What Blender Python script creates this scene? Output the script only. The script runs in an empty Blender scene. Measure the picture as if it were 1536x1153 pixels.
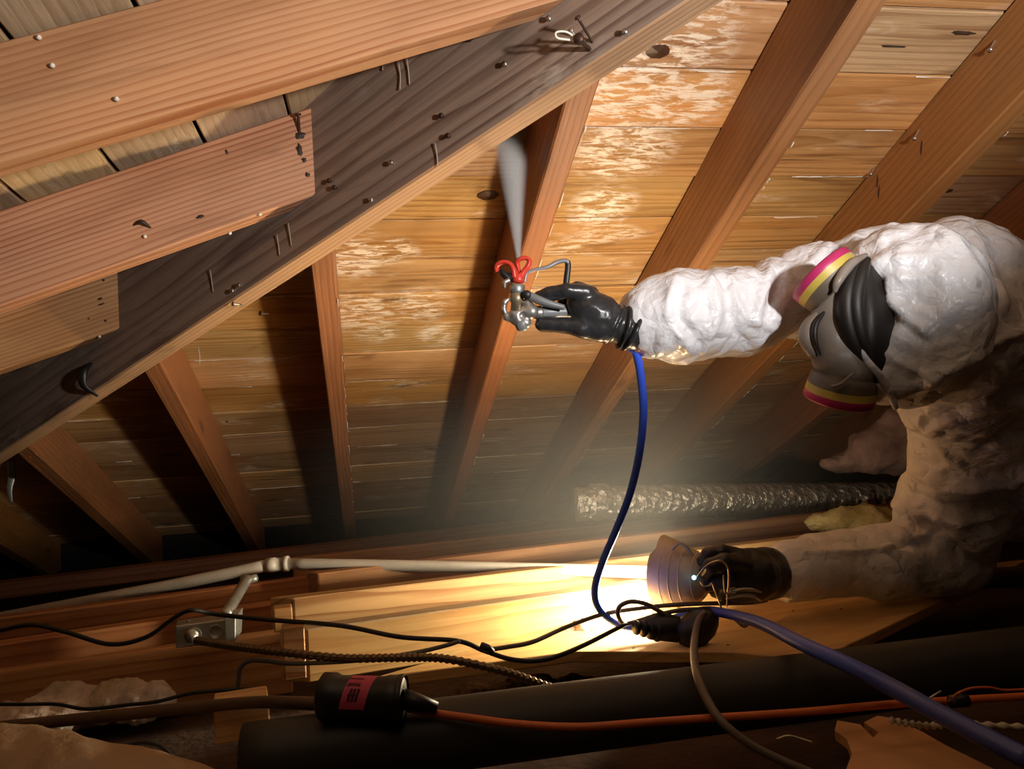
import bpy, bmesh, math, random
import numpy as np
from mathutils import Vector, Matrix, noise

random.seed(7)
SC = bpy.context.scene
COL = SC.collection

# ------------------------------------------------------------------ camera
FPX, CX, CY = 1224.0, 768.0, 576.5
_n = lambda v: np.array(v, float) / np.linalg.norm(np.array(v, float))
CAMX = _n([6332, -318, FPX])                       # world X seen in camera axes (right, down, forward)
_th = math.radians(3)
_ux = -(-math.cos(_th) * CAMX[1] + math.sin(_th) * CAMX[2]) / CAMX[0]
CAMZ = _n([_ux, -math.cos(_th), math.sin(_th)])
CAMY = np.cross(CAMZ, CAMX)
ROT = np.array([CAMX, CAMY, CAMZ])                 # world = ROT @ camera
LIFT = 0.50                                        # attic floor is z = 0
def W(px, py, d):
    p = ROT @ np.array([(px - CX) / FPX * d, (py - CY) / FPX * d, d])
    return Vector((p[0], p[1], p[2] + LIFT))
def Wz(px, py, z):                                  # the point on the horizontal plane z (raw height)
    r = ROT @ np.array([(px - CX) / FPX, (py - CY) / FPX, 1.0])
    r = r * (z / r[2]); return Vector((r[0], r[1], r[2] + LIFT))
cam_d = bpy.data.cameras.new('camera'); cam = bpy.data.objects.new('camera', cam_d); COL.objects.link(cam)
cam_d.sensor_fit = 'HORIZONTAL'; cam_d.sensor_width = 36.0; cam_d.lens = 36.0 * FPX / 1536.0
cam_d.clip_start = 0.02
_r = Vector(ROT[:, 0]); _d = Vector(ROT[:, 1]); _f = Vector(ROT[:, 2])
M = Matrix((( _r.x, -_d.x, -_f.x, 0), (_r.y, -_d.y, -_f.y, 0), (_r.z, -_d.z, -_f.z, LIFT), (0, 0, 0, 1)))
cam.matrix_world = M
SC.camera = cam

# ------------------------------------------------------------------ world, lights, exposure
SC.view_settings.view_transform = 'Standard'; SC.view_settings.look = 'None'
SC.view_settings.gamma = 1.0; SC.view_settings.use_curve_mapping = False
SC.view_settings.exposure = 0.0
SC.cycles.max_bounces = 7; SC.cycles.volume_bounces = 0
wd = bpy.data.worlds.new('attic_dark'); SC.world = wd; wd.use_nodes = True
wd.node_tree.nodes['Background'].inputs[0].default_value = (1.0, 0.72, 0.45, 1)
wd.node_tree.nodes['Background'].inputs[1].default_value = 0.006
def spot(name, loc, target, power, color, angle, blend, radius):
    l = bpy.data.lights.new(name, 'SPOT'); l.energy = power; l.color = color
    l.spot_size = math.radians(angle); l.spot_blend = blend; l.shadow_soft_size = radius
    o = bpy.data.objects.new(name, l); COL.objects.link(o); o.location = loc
    o.rotation_euler = (Vector(target) - Vector(loc)).to_track_quat('-Z', 'Y').to_euler()
    return o
# the photographer's work light, right of the camera and turned up at the roof
KEY = Vector((0.71, -0.05, 0.23 + LIFT))
_az, _el = math.radians(-20), math.radians(43)
spot('work_light', KEY, KEY + Vector((math.sin(_az) * math.cos(_el), math.cos(_az) * math.cos(_el), math.sin(_el))), 78.0, (1.0, 0.95, 0.92), 112, 0.34, 0.03)

# ------------------------------------------------------------------ materials
def nt(name):
    m = bpy.data.materials.new(name); m.use_nodes = True
    t = m.node_tree; t.nodes.clear()
    out = t.nodes.new('ShaderNodeOutputMaterial'); b = t.nodes.new('ShaderNodeBsdfPrincipled')
    t.links.new(b.outputs[0], out.inputs[0])
    return m, t, b
def N(t, kind, **kw):
    n = t.nodes.new(kind)
    for k, v in kw.items():
        if k.startswith('i_'):
            n.inputs[k[2:].replace('_', ' ')].default_value = v
        else: setattr(n, k, v)
    return n
def ramp(t, fac, stops):
    r = t.nodes.new('ShaderNodeValToRGB'); e = r.color_ramp.elements
    while len(e) < len(stops): e.new(0.5)
    for el, (p, c) in zip(e, stops):
        el.position = p; el.color = (c[0], c[1], c[2], 1) if len(c) == 3 else c
    t.links.new(fac, r.inputs[0]); return r
def mixc(t, fac, a, b, mode='MIX'):
    m = t.nodes.new('ShaderNodeMix'); m.data_type = 'RGBA'; m.blend_type = mode
    for s, v in ((m.inputs[0], fac), (m.inputs[6], a), (m.inputs[7], b)):
        if hasattr(v, 'links'): t.links.new(v, s)
        elif isinstance(v, (int, float)): s.default_value = v
        else: s.default_value = (*v[:3], 1)
    return m.outputs[2]
def math_(t, op, a, b=None, c=None):
    m = t.nodes.new('ShaderNodeMath'); m.operation = op
    for i, v in enumerate((a, b, c)):
        if v is None: continue
        if hasattr(v, 'links'): t.links.new(v, m.inputs[i])
        else: m.inputs[i].default_value = v
    return m.outputs[0]
def coords(t, scale, rnd=True, pith=None):
    tc = t.nodes.new('ShaderNodeTexCoord'); v = tc.outputs['Object']
    if rnd:
        oi = t.nodes.new('ShaderNodeObjectInfo')
        cb = t.nodes.new('ShaderNodeCombineXYZ')
        t.links.new(math_(t, 'MULTIPLY', oi.outputs['Random'], 31.0), cb.inputs[0])
        if pith is None:
            t.links.new(math_(t, 'MULTIPLY', oi.outputs['Random'], 7.3), cb.inputs[1])
            t.links.new(math_(t, 'MULTIPLY', oi.outputs['Random'], 3.1), cb.inputs[2])
        else:                                       # growth-ring centre: fixed side of the board, a little different in each
            for i_, k_ in ((1, 13.7), (2, 5.9)):
                fr = math_(t, 'FRACT', math_(t, 'MULTIPLY', oi.outputs['Random'], k_))
                t.links.new(math_(t, 'ADD', pith[i_] - 0.03, math_(t, 'MULTIPLY', fr, 0.06)), cb.inputs[i_])
        a = t.nodes.new('ShaderNodeVectorMath'); a.operation = 'ADD'
        t.links.new(v, a.inputs[0]); t.links.new(cb.outputs[0], a.inputs[1]); v = a.outputs[0]
    mp = t.nodes.new('ShaderNodeMapping'); mp.inputs['Scale'].default_value = scale
    t.links.new(v, mp.inputs['Vector']); return mp.outputs['Vector']
def wood(name, light, dark, ring=9.0, rough=0.5, var=0.25, stain=0.35, stain_col=(0.05, 0.03, 0.02),
         residue=0.0, knots=0.5, contrast=0.75, grain=0.5, spec=0.4, pith=(0.0, 0.10, 0.06), warp=0.05, spots=None, streak=0.0):
    m, t, b = nt(name)
    v1 = coords(t, (0.5, 5.0, 5.0))
    n1 = N(t, 'ShaderNodeTexNoise', i_Scale=1.3, i_Detail=3.0, i_Roughness=0.55)
    t.links.new(v1, n1.inputs['Vector'])
    # growth rings: a distance field around an off-centre pith, bent by low noise
    v2 = coords(t, (0.16, 1.0, 1.0), pith=pith)
    dis = t.nodes.new('ShaderNodeVectorMath'); dis.operation = 'MULTIPLY_ADD'
    t.links.new(n1.outputs['Color'], dis.inputs[0]); dis.inputs[1].default_value = (0.05, warp, warp)
    t.links.new(v2, dis.inputs[2])
    wv = N(t, 'ShaderNodeTexWave', wave_type='RINGS', rings_direction='X', wave_profile='SAW', i_Scale=ring,
           i_Distortion=1.2, i_Detail=2.0, i_Detail_Scale=0.8)
    t.links.new(dis.outputs[0], wv.inputs['Vector'])
    r1 = ramp(t, wv.outputs['Fac'], [(0.0, (0.05,) * 3), (0.45, (0.12,) * 3), (0.80, (0.85,) * 3), (0.92, (1, 1, 1)), (1.0, (0.2,) * 3)])
    v3 = coords(t, (3.0, 150.0, 150.0))
    n3 = N(t, 'ShaderNodeTexNoise', i_Scale=1.0, i_Detail=3.0)
    t.links.new(v3, n3.inputs['Vector'])
    lines = math_(t, 'ADD', math_(t, 'MULTIPLY', r1.outputs[0], contrast), math_(t, 'MULTIPLY', math_(t, 'SUBTRACT', n3.outputs['Fac'], 0.5), grain))
    cl = math_(t, 'MAXIMUM', math_(t, 'MINIMUM', lines, 1.0), 0.0)
    cl = math_(t, 'MINIMUM', math_(t, 'MULTIPLY', cl, math_(t, 'MAXIMUM', math_(t, 'MULTIPLY_ADD', n1.outputs['Fac'], 3.2, -0.75), 0.15)), 1.0)
    c = mixc(t, cl, light, dark)
    oi = t.nodes.new('ShaderNodeObjectInfo')
    hs = N(t, 'ShaderNodeHueSaturation')
    t.links.new(c, hs.inputs['Color'])
    t.links.new(math_(t, 'ADD', 1.0 - var * 0.62, math_(t, 'MULTIPLY', oi.outputs['Random'], var)), hs.inputs['Value'])
    t.links.new(math_(t, 'ADD', 1.0 - var * 0.35, math_(t, 'MULTIPLY', math_(t, 'FRACT', math_(t, 'MULTIPLY', oi.outputs['Random'], 7.7)), var * 0.7)), hs.inputs['Saturation'])
    t.links.new(math_(t, 'ADD', 0.49, math_(t, 'MULTIPLY', math_(t, 'FRACT', math_(t, 'MULTIPLY', oi.outputs['Random'], 3.3)), 0.02)), hs.inputs['Hue'])
    c = hs.outputs['Color']
    v4 = coords(t, (1.6, 6.0, 6.0))
    n4 = N(t, 'ShaderNodeTexNoise', i_Scale=1.0, i_Detail=4.0, i_Roughness=0.6)
    t.links.new(v4, n4.inputs['Vector'])
    tone = ramp(t, n4.outputs['Fac'], [(0.3, (0.72, 0.66, 0.6)), (0.5, (1, 1, 1)), (0.72, (1.16, 1.1, 1.02))])
    c = mixc(t, 1.0, c, tone.outputs[0], 'MULTIPLY')
    if stain:
        v5 = coords(t, (2.2, 9.0, 9.0))
        n5 = N(t, 'ShaderNodeTexNoise', i_Scale=1.0, i_Detail=5.0, i_Roughness=0.62, i_Distortion=0.6)
        t.links.new(v5, n5.inputs['Vector'])
        s = ramp(t, n5.outputs['Fac'], [(0.60, (0, 0, 0)), (0.72, (1, 1, 1))])
        c = mixc(t, math_(t, 'MULTIPLY', s.outputs[0], stain), c, stain_col)
    if knots:
        v6 = coords(t, (2.6, 7.0, 7.0))
        vo = N(t, 'ShaderNodeTexVoronoi', i_Scale=1.0, i_Randomness=1.0)
        t.links.new(v6, vo.inputs['Vector'])
        k = ramp(t, vo.outputs['Distance'], [(0.06, (1, 1, 1)), (0.13, (0, 0, 0))])
        c = mixc(t, math_(t, 'MULTIPLY', k.outputs[0], knots), c, (0.055, 0.022, 0.010))
    if streak:                                      # thin dark weather checks and pitch streaks along the grain
        v9 = coords(t, (2.4, 42.0, 42.0))
        n9 = N(t, 'ShaderNodeTexNoise', i_Scale=1.0, i_Detail=4.0, i_Roughness=0.6)
        t.links.new(v9, n9.inputs['Vector'])
        s9 = ramp(t, n9.outputs['Fac'], [(0.60, (0, 0, 0)), (0.70, (1, 1, 1))])
        c = mixc(t, math_(t, 'MULTIPLY', s9.outputs[0], streak), c, (0.16, 0.065, 0.025))
    if residue:
        v8 = coords(t, (20.0, 75.0, 75.0))
        n8 = N(t, 'ShaderNodeTexNoise', i_Scale=1.0, i_Detail=6.0, i_Roughness=0.72, i_Distortion=0.5)
        t.links.new(v8, n8.inputs['Vector'])
        v7 = coords(t, (4.5, 9.0, 9.0))
        n7 = N(t, 'ShaderNodeTexNoise', i_Scale=1.0, i_Detail=3.0)
        t.links.new(v7, n7.inputs['Vector'])
        a = ramp(t, n7.outputs['Fac'], [(0.56, (0, 0, 0)), (0.70, (0.7,) * 3)]).outputs[0]
        if spots:                                   # crusty white patches that the photo shows in these places
            ge = t.nodes.new('ShaderNodeNewGeometry')
            for p, r in spots:
                dn = t.nodes.new('ShaderNodeVectorMath'); dn.operation = 'DISTANCE'
                t.links.new(ge.outputs['Position'], dn.inputs[0]); dn.inputs[1].default_value = p
                k = math_(t, 'MAXIMUM', math_(t, 'SUBTRACT', 1.0, math_(t, 'DIVIDE', dn.outputs['Value'], r)), 0.0)
                a = math_(t, 'MAXIMUM', a, math_(t, 'MINIMUM', math_(t, 'MULTIPLY', k, math_(t, 'MULTIPLY', n7.outputs['Fac'], 4.0)), 1.0))
        bb = ramp(t, n8.outputs['Fac'], [(0.46, (0, 0, 0)), (0.56, (1, 1, 1))])
        f = math_(t, 'MULTIPLY', math_(t, 'MULTIPLY', a, bb.outputs[0]), residue)
        c = mixc(t, f, c, (0.92, 0.82, 0.68))
    t.links.new(c, b.inputs['Base Color'])
    b.inputs['Roughness'].default_value = rough
    b.inputs['Specular IOR Level'].default_value = spec
    bp = N(t, 'ShaderNodeBump', i_Strength=0.28, i_Distance=0.004)
    t.links.new(math_(t, 'SUBTRACT', n3.outputs['Fac'], math_(t, 'MULTIPLY', r1.outputs[0], 0.4)), bp.inputs['Height'])
    t.links.new(bp.outputs[0], b.inputs['Normal'])
    return m
def plain(name, col, rough=0.5, metal=0.0, noise_amt=0.0, scale=30.0, col2=None, bump=0.0, bscale=60.0, emit=None, spec=0.5, trans=0.0):
    m, t, b = nt(name)
    b.inputs['Base Color'].default_value = (*col, 1); b.inputs['Roughness'].default_value = rough
    b.inputs['Metallic'].default_value = metal; b.inputs['Specular IOR Level'].default_value = spec
    if noise_amt:
        v = coords(t, (scale,) * 3); n = N(t, 'ShaderNodeTexNoise', i_Scale=1.0, i_Detail=4.0, i_Roughness=0.6)
        t.links.new(v, n.inputs['Vector'])
        r = ramp(t, n.outputs['Fac'], [(0.42, (0, 0, 0)), (0.66, (1, 1, 1))])
        t.links.new(mixc(t, math_(t, 'MULTIPLY', r.outputs[0], noise_amt), col, col2 or tuple(x * 0.4 for x in col)), b.inputs['Base Color'])
    if bump:
        v = coords(t, (bscale,) * 3); n = N(t, 'ShaderNodeTexNoise', i_Scale=1.0, i_Detail=4.0)
        t.links.new(v, n.inputs['Vector'])
        bp = N(t, 'ShaderNodeBump', i_Strength=bump, i_Distance=0.01)
        t.links.new(n.outputs['Fac'], bp.inputs['Height']); t.links.new(bp.outputs[0], b.inputs['Normal'])
    if emit:
        b.inputs['Emission Color'].default_value = (*emit[0], 1); b.inputs['Emission Strength'].default_value = emit[1]
    return m
def volume_mat(name, density, color, kind):
    m = bpy.data.materials.new(name); m.use_nodes = True; t = m.node_tree; t.nodes.clear()
    out = t.nodes.new('ShaderNodeOutputMaterial'); v = t.nodes.new('ShaderNodeVolumePrincipled')
    v.inputs['Color'].default_value = (*color, 1); v.inputs['Anisotropy'].default_value = 0.1 if kind == 'haze' else -0.35
    t.links.new(v.outputs[0], out.inputs['Volume'])
    tc = t.nodes.new('ShaderNodeTexCoord')
    if kind == 'haze':                              # thick in the middle, thinning to nothing at the rim
        ln = t.nodes.new('ShaderNodeVectorMath'); ln.operation = 'LENGTH'
        t.links.new(tc.outputs['Object'], ln.inputs[0])
        f = math_(t, 'MAXIMUM', math_(t, 'SUBTRACT', 1.0, ln.outputs['Value']), 0.0)
        n = N(t, 'ShaderNodeTexNoise', i_Scale=1.8, i_Detail=2.0)
        t.links.new(tc.outputs['Object'], n.inputs['Vector'])
        d = math_(t, 'MULTIPLY', math_(t, 'MULTIPLY', math_(t, 'POWER', f, 1.5), density), math_(t, 'ADD', 0.4, math_(t, 'MULTIPLY', n.outputs['Fac'], 1.2)))
    else:                                           # spray: densest near the nozzle (object z = 0)
        sp = t.nodes.new('ShaderNodeSeparateXYZ'); t.links.new(tc.outputs['Object'], sp.inputs[0])
        ln = math_(t, 'SQRT', math_(t, 'ADD', math_(t, 'MULTIPLY', sp.outputs[0], sp.outputs[0]), math_(t, 'MULTIPLY', sp.outputs[1], sp.outputs[1])))
        rad = math_(t, 'ADD', 0.004, math_(t, 'MULTIPLY', sp.outputs[2], 0.095))
        f = math_(t, 'POWER', math_(t, 'MAXIMUM', math_(t, 'SUBTRACT', 1.0, math_(t, 'POWER', math_(t, 'DIVIDE', ln, rad), 2.0)), 0.0), 1.8)
        d = math_(t, 'DIVIDE', math_(t, 'MULTIPLY', f, density), math_(t, 'ADD', 0.25, math_(t, 'MULTIPLY', sp.outputs[2], 4.0)))
    t.links.new(d, v.inputs['Density'])
    return m

_sp = []
for px, py, r in ((1015, 62, .13), (955, 140, .13), (1040, 150, .09), (940, 225, .12), (905, 310, .09), (530, 390, .10), (545, 470, .12), (630, 460, .10), (655, 500, .07), (565, 500, .07), (590, 380, .07)):
    r_ = ROT @ np.array([(px - CX) / FPX, (py - CY) / FPX, 1.0]); r_ = r_ * (1.05 / (0.36242 * r_[1] + 0.93202 * r_[2]))
    _sp.append(((r_[0], r_[1], r_[2] + LIFT), r))
MW = dict(
    plank=wood('sheathing_wood', (0.59, 0.355, 0.150), (0.35, 0.155, 0.045), ring=26.0, rough=0.34, var=0.46, stain=0.62, stain_col=(0.12, 0.05, 0.018), residue=0.88, knots=0.6, contrast=0.7, grain=0.8, pith=(0, 0.02, 0.05), warp=0.085, spots=_sp, streak=0.75),
    plank_old=wood('old_sheathing_wood', (0.52, 0.38, 0.24), (0.34, 0.22, 0.12), ring=20.0, rough=0.6, var=0.3, stain=0.4, residue=0.45, knots=0.2, contrast=0.45, pith=(0, .05, .08)),
    rafter=wood('rafter_wood', (0.36, 0.160, 0.066), (0.235, 0.090, 0.036), ring=24.0, rough=0.48, var=0.2, stain=0.3, stain_col=(0.14, 0.055, 0.02), knots=0.5, pith=(0, 0.07, 0.10), warp=0.07, contrast=0.5, grain=0.35),
    jack=wood('jack_rafter_wood', (0.64, 0.355, 0.175), (0.40, 0.145, 0.05), ring=34.0, rough=0.52, var=0.14, stain=0.4, stain_col=(0.20, 0.085, 0.04), knots=0.45, contrast=0.8, grain=0.6, pith=(0, 0.05, 0.22), warp=0.05),
    hip=wood('hip_wood', (0.32, 0.235, 0.175), (0.13, 0.08, 0.055), ring=12.0, rough=0.6, var=0.06, stain=0.8, stain_col=(0.10, 0.036, 0.02), residue=0.35, knots=0.2, contrast=0.7, grain=0.9, pith=(0, 0.1, 0.3), warp=0.12),
    hip_edge=wood('hip_edge_wood', (0.56, 0.36, 0.19), (0.36, 0.19, 0.085), ring=30.0, rough=0.6, var=0.06, stain=0.4, knots=0.0, pith=(0, .2, .1)),
    joist=wood('joist_wood', (0.62, 0.39, 0.18), (0.38, 0.17, 0.05), ring=15.0, rough=0.55, var=0.12, stain=0.1, knots=0.3, contrast=0.8, pith=(0, 0.045, 0.02), warp=0.18),
    joist_grey=wood('greyed_joist_wood', (0.54, 0.35, 0.155), (0.33, 0.165, 0.055), ring=15.0, rough=0.6, var=0.08, stain=0.1, knots=0.4, contrast=0.9, pith=(0, 0.04, 0.0), warp=0.2),
    redjoist=wood('reddish_joist_wood', (0.50, 0.25, 0.10), (0.32, 0.125, 0.042), ring=18.0, rough=0.6, var=0.18, stain=0.3, knots=0.2, pith=(0, .08, .08)),
    ply=wood('plywood', (0.54, 0.31, 0.125), (0.40, 0.20, 0.075), ring=10.0, rough=0.6, var=0.05, stain=0.25, knots=0.25, pith=(0, .05, .04), warp=0.12),
)
M_felt = plain('roof_felt', (0.012, 0.009, 0.007), 0.9, noise_amt=0.4)
M_floor = plain('attic_floor_dust', (0.07, 0.035, 0.017), 0.95, noise_amt=0.8, scale=9, col2=(0.03, 0.015, 0.009), bump=0.5)
M_nail = plain('rusty_nail', (0.09, 0.05, 0.035), 0.5, 0.6, noise_amt=0.5)
M_nailbright = plain('bright_nail', (0.6, 0.55, 0.5), 0.35, 0.9, noise_amt=0.2)
M_black = plain('black_rubber', (0.012, 0.011, 0.011), 0.45, noise_amt=0.3, col2=(0.03, 0.026, 0.022))
M_glove = plain('black_nitrile', (0.028, 0.028, 0.030), 0.30, noise_amt=0.3, col2=(0.045, 0.044, 0.044), bump=0.1)
M_pvc = plain('white_plastic_pipe', (0.74, 0.72, 0.68), 0.4, noise_amt=0.5, scale=12, col2=(0.52, 0.49, 0.43))
M_coupler = plain('white_coupling', (0.78, 0.76, 0.72), 0.4, noise_amt=0.2)
M_galv = plain('galvanised_steel', (0.46, 0.48, 0.47), 0.42, 0.75, noise_amt=0.5, scale=25, col2=(0.28, 0.30, 0.30))
M_steel = plain('worn_steel', (0.52, 0.50, 0.47), 0.38, 0.8, noise_amt=0.5, scale=60, col2=(0.25, 0.21, 0.17))
M_brass = plain('dirty_brass', (0.38, 0.30, 0.2), 0.45, 0.7, noise_amt=0.5, scale=60)
M_greyplastic = plain('grey_gun_plastic', (0.22, 0.23, 0.24), 0.4, noise_amt=0.4, scale=50, col2=(0.14, 0.14, 0.13))
M_red = plain('red_plastic', (0.72, 0.055, 0.03), 0.38, noise_amt=0.25, scale=60, col2=(0.5, 0.04, 0.03))
M_blue = plain('blue_hose_cover', (0.02, 0.07, 0.80), 0.32, noise_amt=0.12, col2=(0.05, 0.12, 0.7))
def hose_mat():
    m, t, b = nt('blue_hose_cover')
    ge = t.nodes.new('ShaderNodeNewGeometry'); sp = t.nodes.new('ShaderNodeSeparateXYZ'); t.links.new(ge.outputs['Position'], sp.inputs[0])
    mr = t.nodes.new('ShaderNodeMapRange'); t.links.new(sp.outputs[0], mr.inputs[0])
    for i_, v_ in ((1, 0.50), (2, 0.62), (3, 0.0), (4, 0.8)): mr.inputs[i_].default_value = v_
    lo_ = math_(t, 'LESS_THAN', sp.outputs[2], 0.22)         # the low trailing end turns dull dark grey
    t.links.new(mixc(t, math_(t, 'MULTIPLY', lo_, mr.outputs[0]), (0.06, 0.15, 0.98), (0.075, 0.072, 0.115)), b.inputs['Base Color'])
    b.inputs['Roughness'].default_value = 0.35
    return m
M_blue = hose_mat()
M_orange = plain('orange_cord_cover', (0.62, 0.13, 0.02), 0.45, noise_amt=0.4, scale=20, col2=(0.30, 0.07, 0.02))
M_greycord = plain('grey_cord_cover', (0.16, 0.12, 0.09), 0.5, noise_amt=0.3)
M_darkpipe = plain('black_drain_pipe', (0.026, 0.022, 0.018), 0.55, noise_amt=0.5, scale=5, col2=(0.042, 0.034, 0.026))
M_brownpipe = plain('brown_pipe_shaded_cord', (0.11, 0.058, 0.028), 0.55, noise_amt=0.3)  # brown pipe; also the orange cord with shade put into its colour
M_bell = plain('spun_aluminium_bell', (0.62, 0.54, 0.42), 0.5, 0.25, noise_amt=0.4, scale=18, col2=(0.30, 0.25, 0.19))
M_bellin = plain('reflector_inside', (0.85, 0.82, 0.76), 0.3, 0.2)
M_bulb = plain('lit_bulb', (1, 0.9, 0.7), 0.3, emit=((1.0, 0.78, 0.45), 90.0))
M_led = plain('lit_pilot', (0.4, 0.8, 1), 0.3, emit=((0.35, 0.8, 1.0), 3.0))
M_socket = plain('socket_shell', (0.045, 0.05, 0.075), 0.35, noise_amt=0.3)
M_wire = plain('bright_wire', (0.62, 0.52, 0.36), 0.3, 0.9)
M_pinklabel = plain('pink_label', (0.62, 0.07, 0.15), 0.6, noise_amt=0.2)
M_ink = plain('label_ink', (0.06, 0.006, 0.012), 0.7)
M_skin = plain('skin', (0.42, 0.24, 0.16), 0.55, noise_amt=0.3, scale=40, col2=(0.36, 0.19, 0.12))
M_eye = plain('eye_white', (0.7, 0.68, 0.64), 0.25)
M_iris = plain('iris', (0.06, 0.035, 0.02), 0.2)
M_hair = plain('dark_hair', (0.02, 0.014, 0.01), 0.6)
M_resp = plain('respirator_rubber', (0.23, 0.19, 0.16), 0.42, noise_amt=0.6, scale=16, col2=(0.34, 0.29, 0.24), bump=0.08)
M_sealgap = plain('dark_seal_and_gap', (0.018, 0.014, 0.012), 0.5)  # rubber seal and the shaded gap beside it, painted near black
M_magenta = plain('magenta_band', (0.50, 0.03, 0.14), 0.4, noise_amt=0.4, scale=20, col2=(0.28, 0.03, 0.07))
M_yellow = plain('yellow_band', (0.58, 0.44, 0.08), 0.45, noise_amt=0.5, scale=20, col2=(0.34, 0.26, 0.09))
M_carthouse = plain('cartridge_housing', (0.13, 0.10, 0.075), 0.5, noise_amt=0.5, scale=30, col2=(0.22, 0.18, 0.13))
M_rope = plain('braided_rope', (0.55, 0.47, 0.33), 0.8, noise_amt=0.5, scale=60)
M_cobweb = plain('dusty_web', (0.45, 0.38, 0.28), 0.8)
M_bead = plain('dried_foam_bead', (0.80, 0.74, 0.625), 0.4)
M_residue = plain('white_residue_crust', (0.74, 0.62, 0.44), 0.6, noise_amt=0.5, scale=80)

def fluff_mat(name, c1, c2, c3):
    m, t, b = nt(name)
    v = coords(t, (14,) * 3); n = N(t, 'ShaderNodeTexNoise', i_Scale=1.0, i_Detail=6.0, i_Roughness=0.7)
    t.links.new(v, n.inputs['Vector'])
    r = ramp(t, n.outputs['Fac'], [(0.35, c1), (0.52, c2), (0.68, c3)])
    t.links.new(r.outputs[0], b.inputs['Base Color']); b.inputs['Roughness'].default_value = 0.95
    b.inputs['Specular IOR Level'].default_value = 0.1
    bp = N(t, 'ShaderNodeBump', i_Strength=0.8, i_Distance=0.01)
    t.links.new(n.outputs['Fac'], bp.inputs['Height']); t.links.new(bp.outputs[0], b.inputs['Normal'])
    return m
M_pink = fluff_mat('pink_insulation', (0.30, 0.19, 0.17), (0.42, 0.27, 0.24), (0.52, 0.38, 0.33))
M_white = fluff_mat('whitish_insulation', (0.50, 0.44, 0.28), (0.74, 0.60, 0.54), (0.86, 0.80, 0.75))
M_yelins = fluff_mat('yellow_insulation', (0.30, 0.24, 0.10), (0.45, 0.38, 0.18), (0.58, 0.52, 0.34))

def foil_mat(name, col, rough, strength, scale):
    m, t, b = nt(name)
    b.inputs['Base Color'].default_value = (*col, 1); b.inputs['Metallic'].default_value = 0.92
    b.inputs['Roughness'].default_value = rough
    v = coords(t, (scale,) * 3); vo = N(t, 'ShaderNodeTexVoronoi', i_Scale=1.0); n = N(t, 'ShaderNodeTexNoise', i_Scale=1.7, i_Detail=4.0)
    t.links.new(v, n.inputs['Vector']); t.links.new(v, vo.inputs['Vector'])
    bp = N(t, 'ShaderNodeBump', i_Strength=strength, i_Distance=0.012)
    t.links.new(math_(t, 'ADD', vo.outputs['Distance'], n.outputs['Fac']), bp.inputs['Height'])
    t.links.new(bp.outputs[0], b.inputs['Normal']); return m
M_foil = foil_mat('crinkled_foil', (0.78, 0.76, 0.72), 0.30, 0.9, 38)
M_foil.node_tree.nodes['Principled BSDF'].inputs['Metallic'].default_value = 0.75
M_oldfoil = foil_mat('dusty_foil', (0.42, 0.29, 0.18), 0.5, 0.7, 12)
M_oldfoil.node_tree.nodes['Principled BSDF'].inputs['Metallic'].default_value = 0.25

def suit_mat():
    m, t, b = nt('white_coverall_fabric')
    v = coords(t, (9,) * 3, rnd=False); n = N(t, 'ShaderNodeTexNoise', i_Scale=1.0, i_Detail=5.0, i_Roughness=0.65, i_Distortion=0.7)
    t.links.new(v, n.inputs['Vector'])
    s = ramp(t, n.outputs['Fac'], [(0.50, (0, 0, 0)), (0.74, (1, 1, 1))])
    c = mixc(t, math_(t, 'MULTIPLY', s.outputs[0], 0.28), (0.84, 0.84, 0.87), (0.47, 0.40, 0.35))
    v2 = coords(t, (22,) * 3, rnd=False); n2 = N(t, 'ShaderNodeTexNoise', i_Scale=1.0, i_Detail=4.0)
    t.links.new(v2, n2.inputs['Vector'])
    s2 = ramp(t, n2.outputs['Fac'], [(0.68, (0, 0, 0)), (0.73, (1, 1, 1))])
    c = mixc(t, math_(t, 'MULTIPLY', s2.outputs[0], 0.45), c, (0.14, 0.11, 0.10))
    t.links.new(c, b.inputs['Base Color']); b.inputs['Roughness'].default_value = 0.33
    b.inputs['Specular IOR Level'].default_value = 0.45
    v3 = coords(t, (17,) * 3, rnd=False); ns = N(t, 'ShaderNodeTexNoise', i_Scale=1.2, i_Detail=2.0)
    t.links.new(v3, ns.inputs['Vector'])
    wa = t.nodes.new('ShaderNodeVectorMath'); wa.operation = 'MULTIPLY_ADD'; t.links.new(ns.outputs['Color'], wa.inputs[0]); wa.inputs[1].default_value = (0.9, 0.9, 0.9); t.links.new(v3, wa.inputs[2])
    vo = N(t, 'ShaderNodeTexVoronoi', i_Scale=1.0); vo.feature = 'DISTANCE_TO_EDGE'; t.links.new(wa.outputs[0], vo.inputs['Vector'])
    v5 = coords(t, (55,) * 3, rnd=False); n5 = N(t, 'ShaderNodeTexNoise', i_Scale=1.0, i_Detail=2.0); t.links.new(v5, n5.inputs['Vector'])
    bp = N(t, 'ShaderNodeBump', i_Strength=0.55, i_Distance=0.02)
    t.links.new(math_(t, 'ADD', math_(t, 'MINIMUM', vo.outputs['Distance'], 0.28), math_(t, 'MULTIPLY', math_(t, 'ABSOLUTE', math_(t, 'SUBTRACT', n5.outputs['Fac'], 0.5)), 0.35)), bp.inputs['Height'])
    t.links.new(bp.outputs[0], b.inputs['Normal'])
    return m
M_suit = suit_mat()

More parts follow.
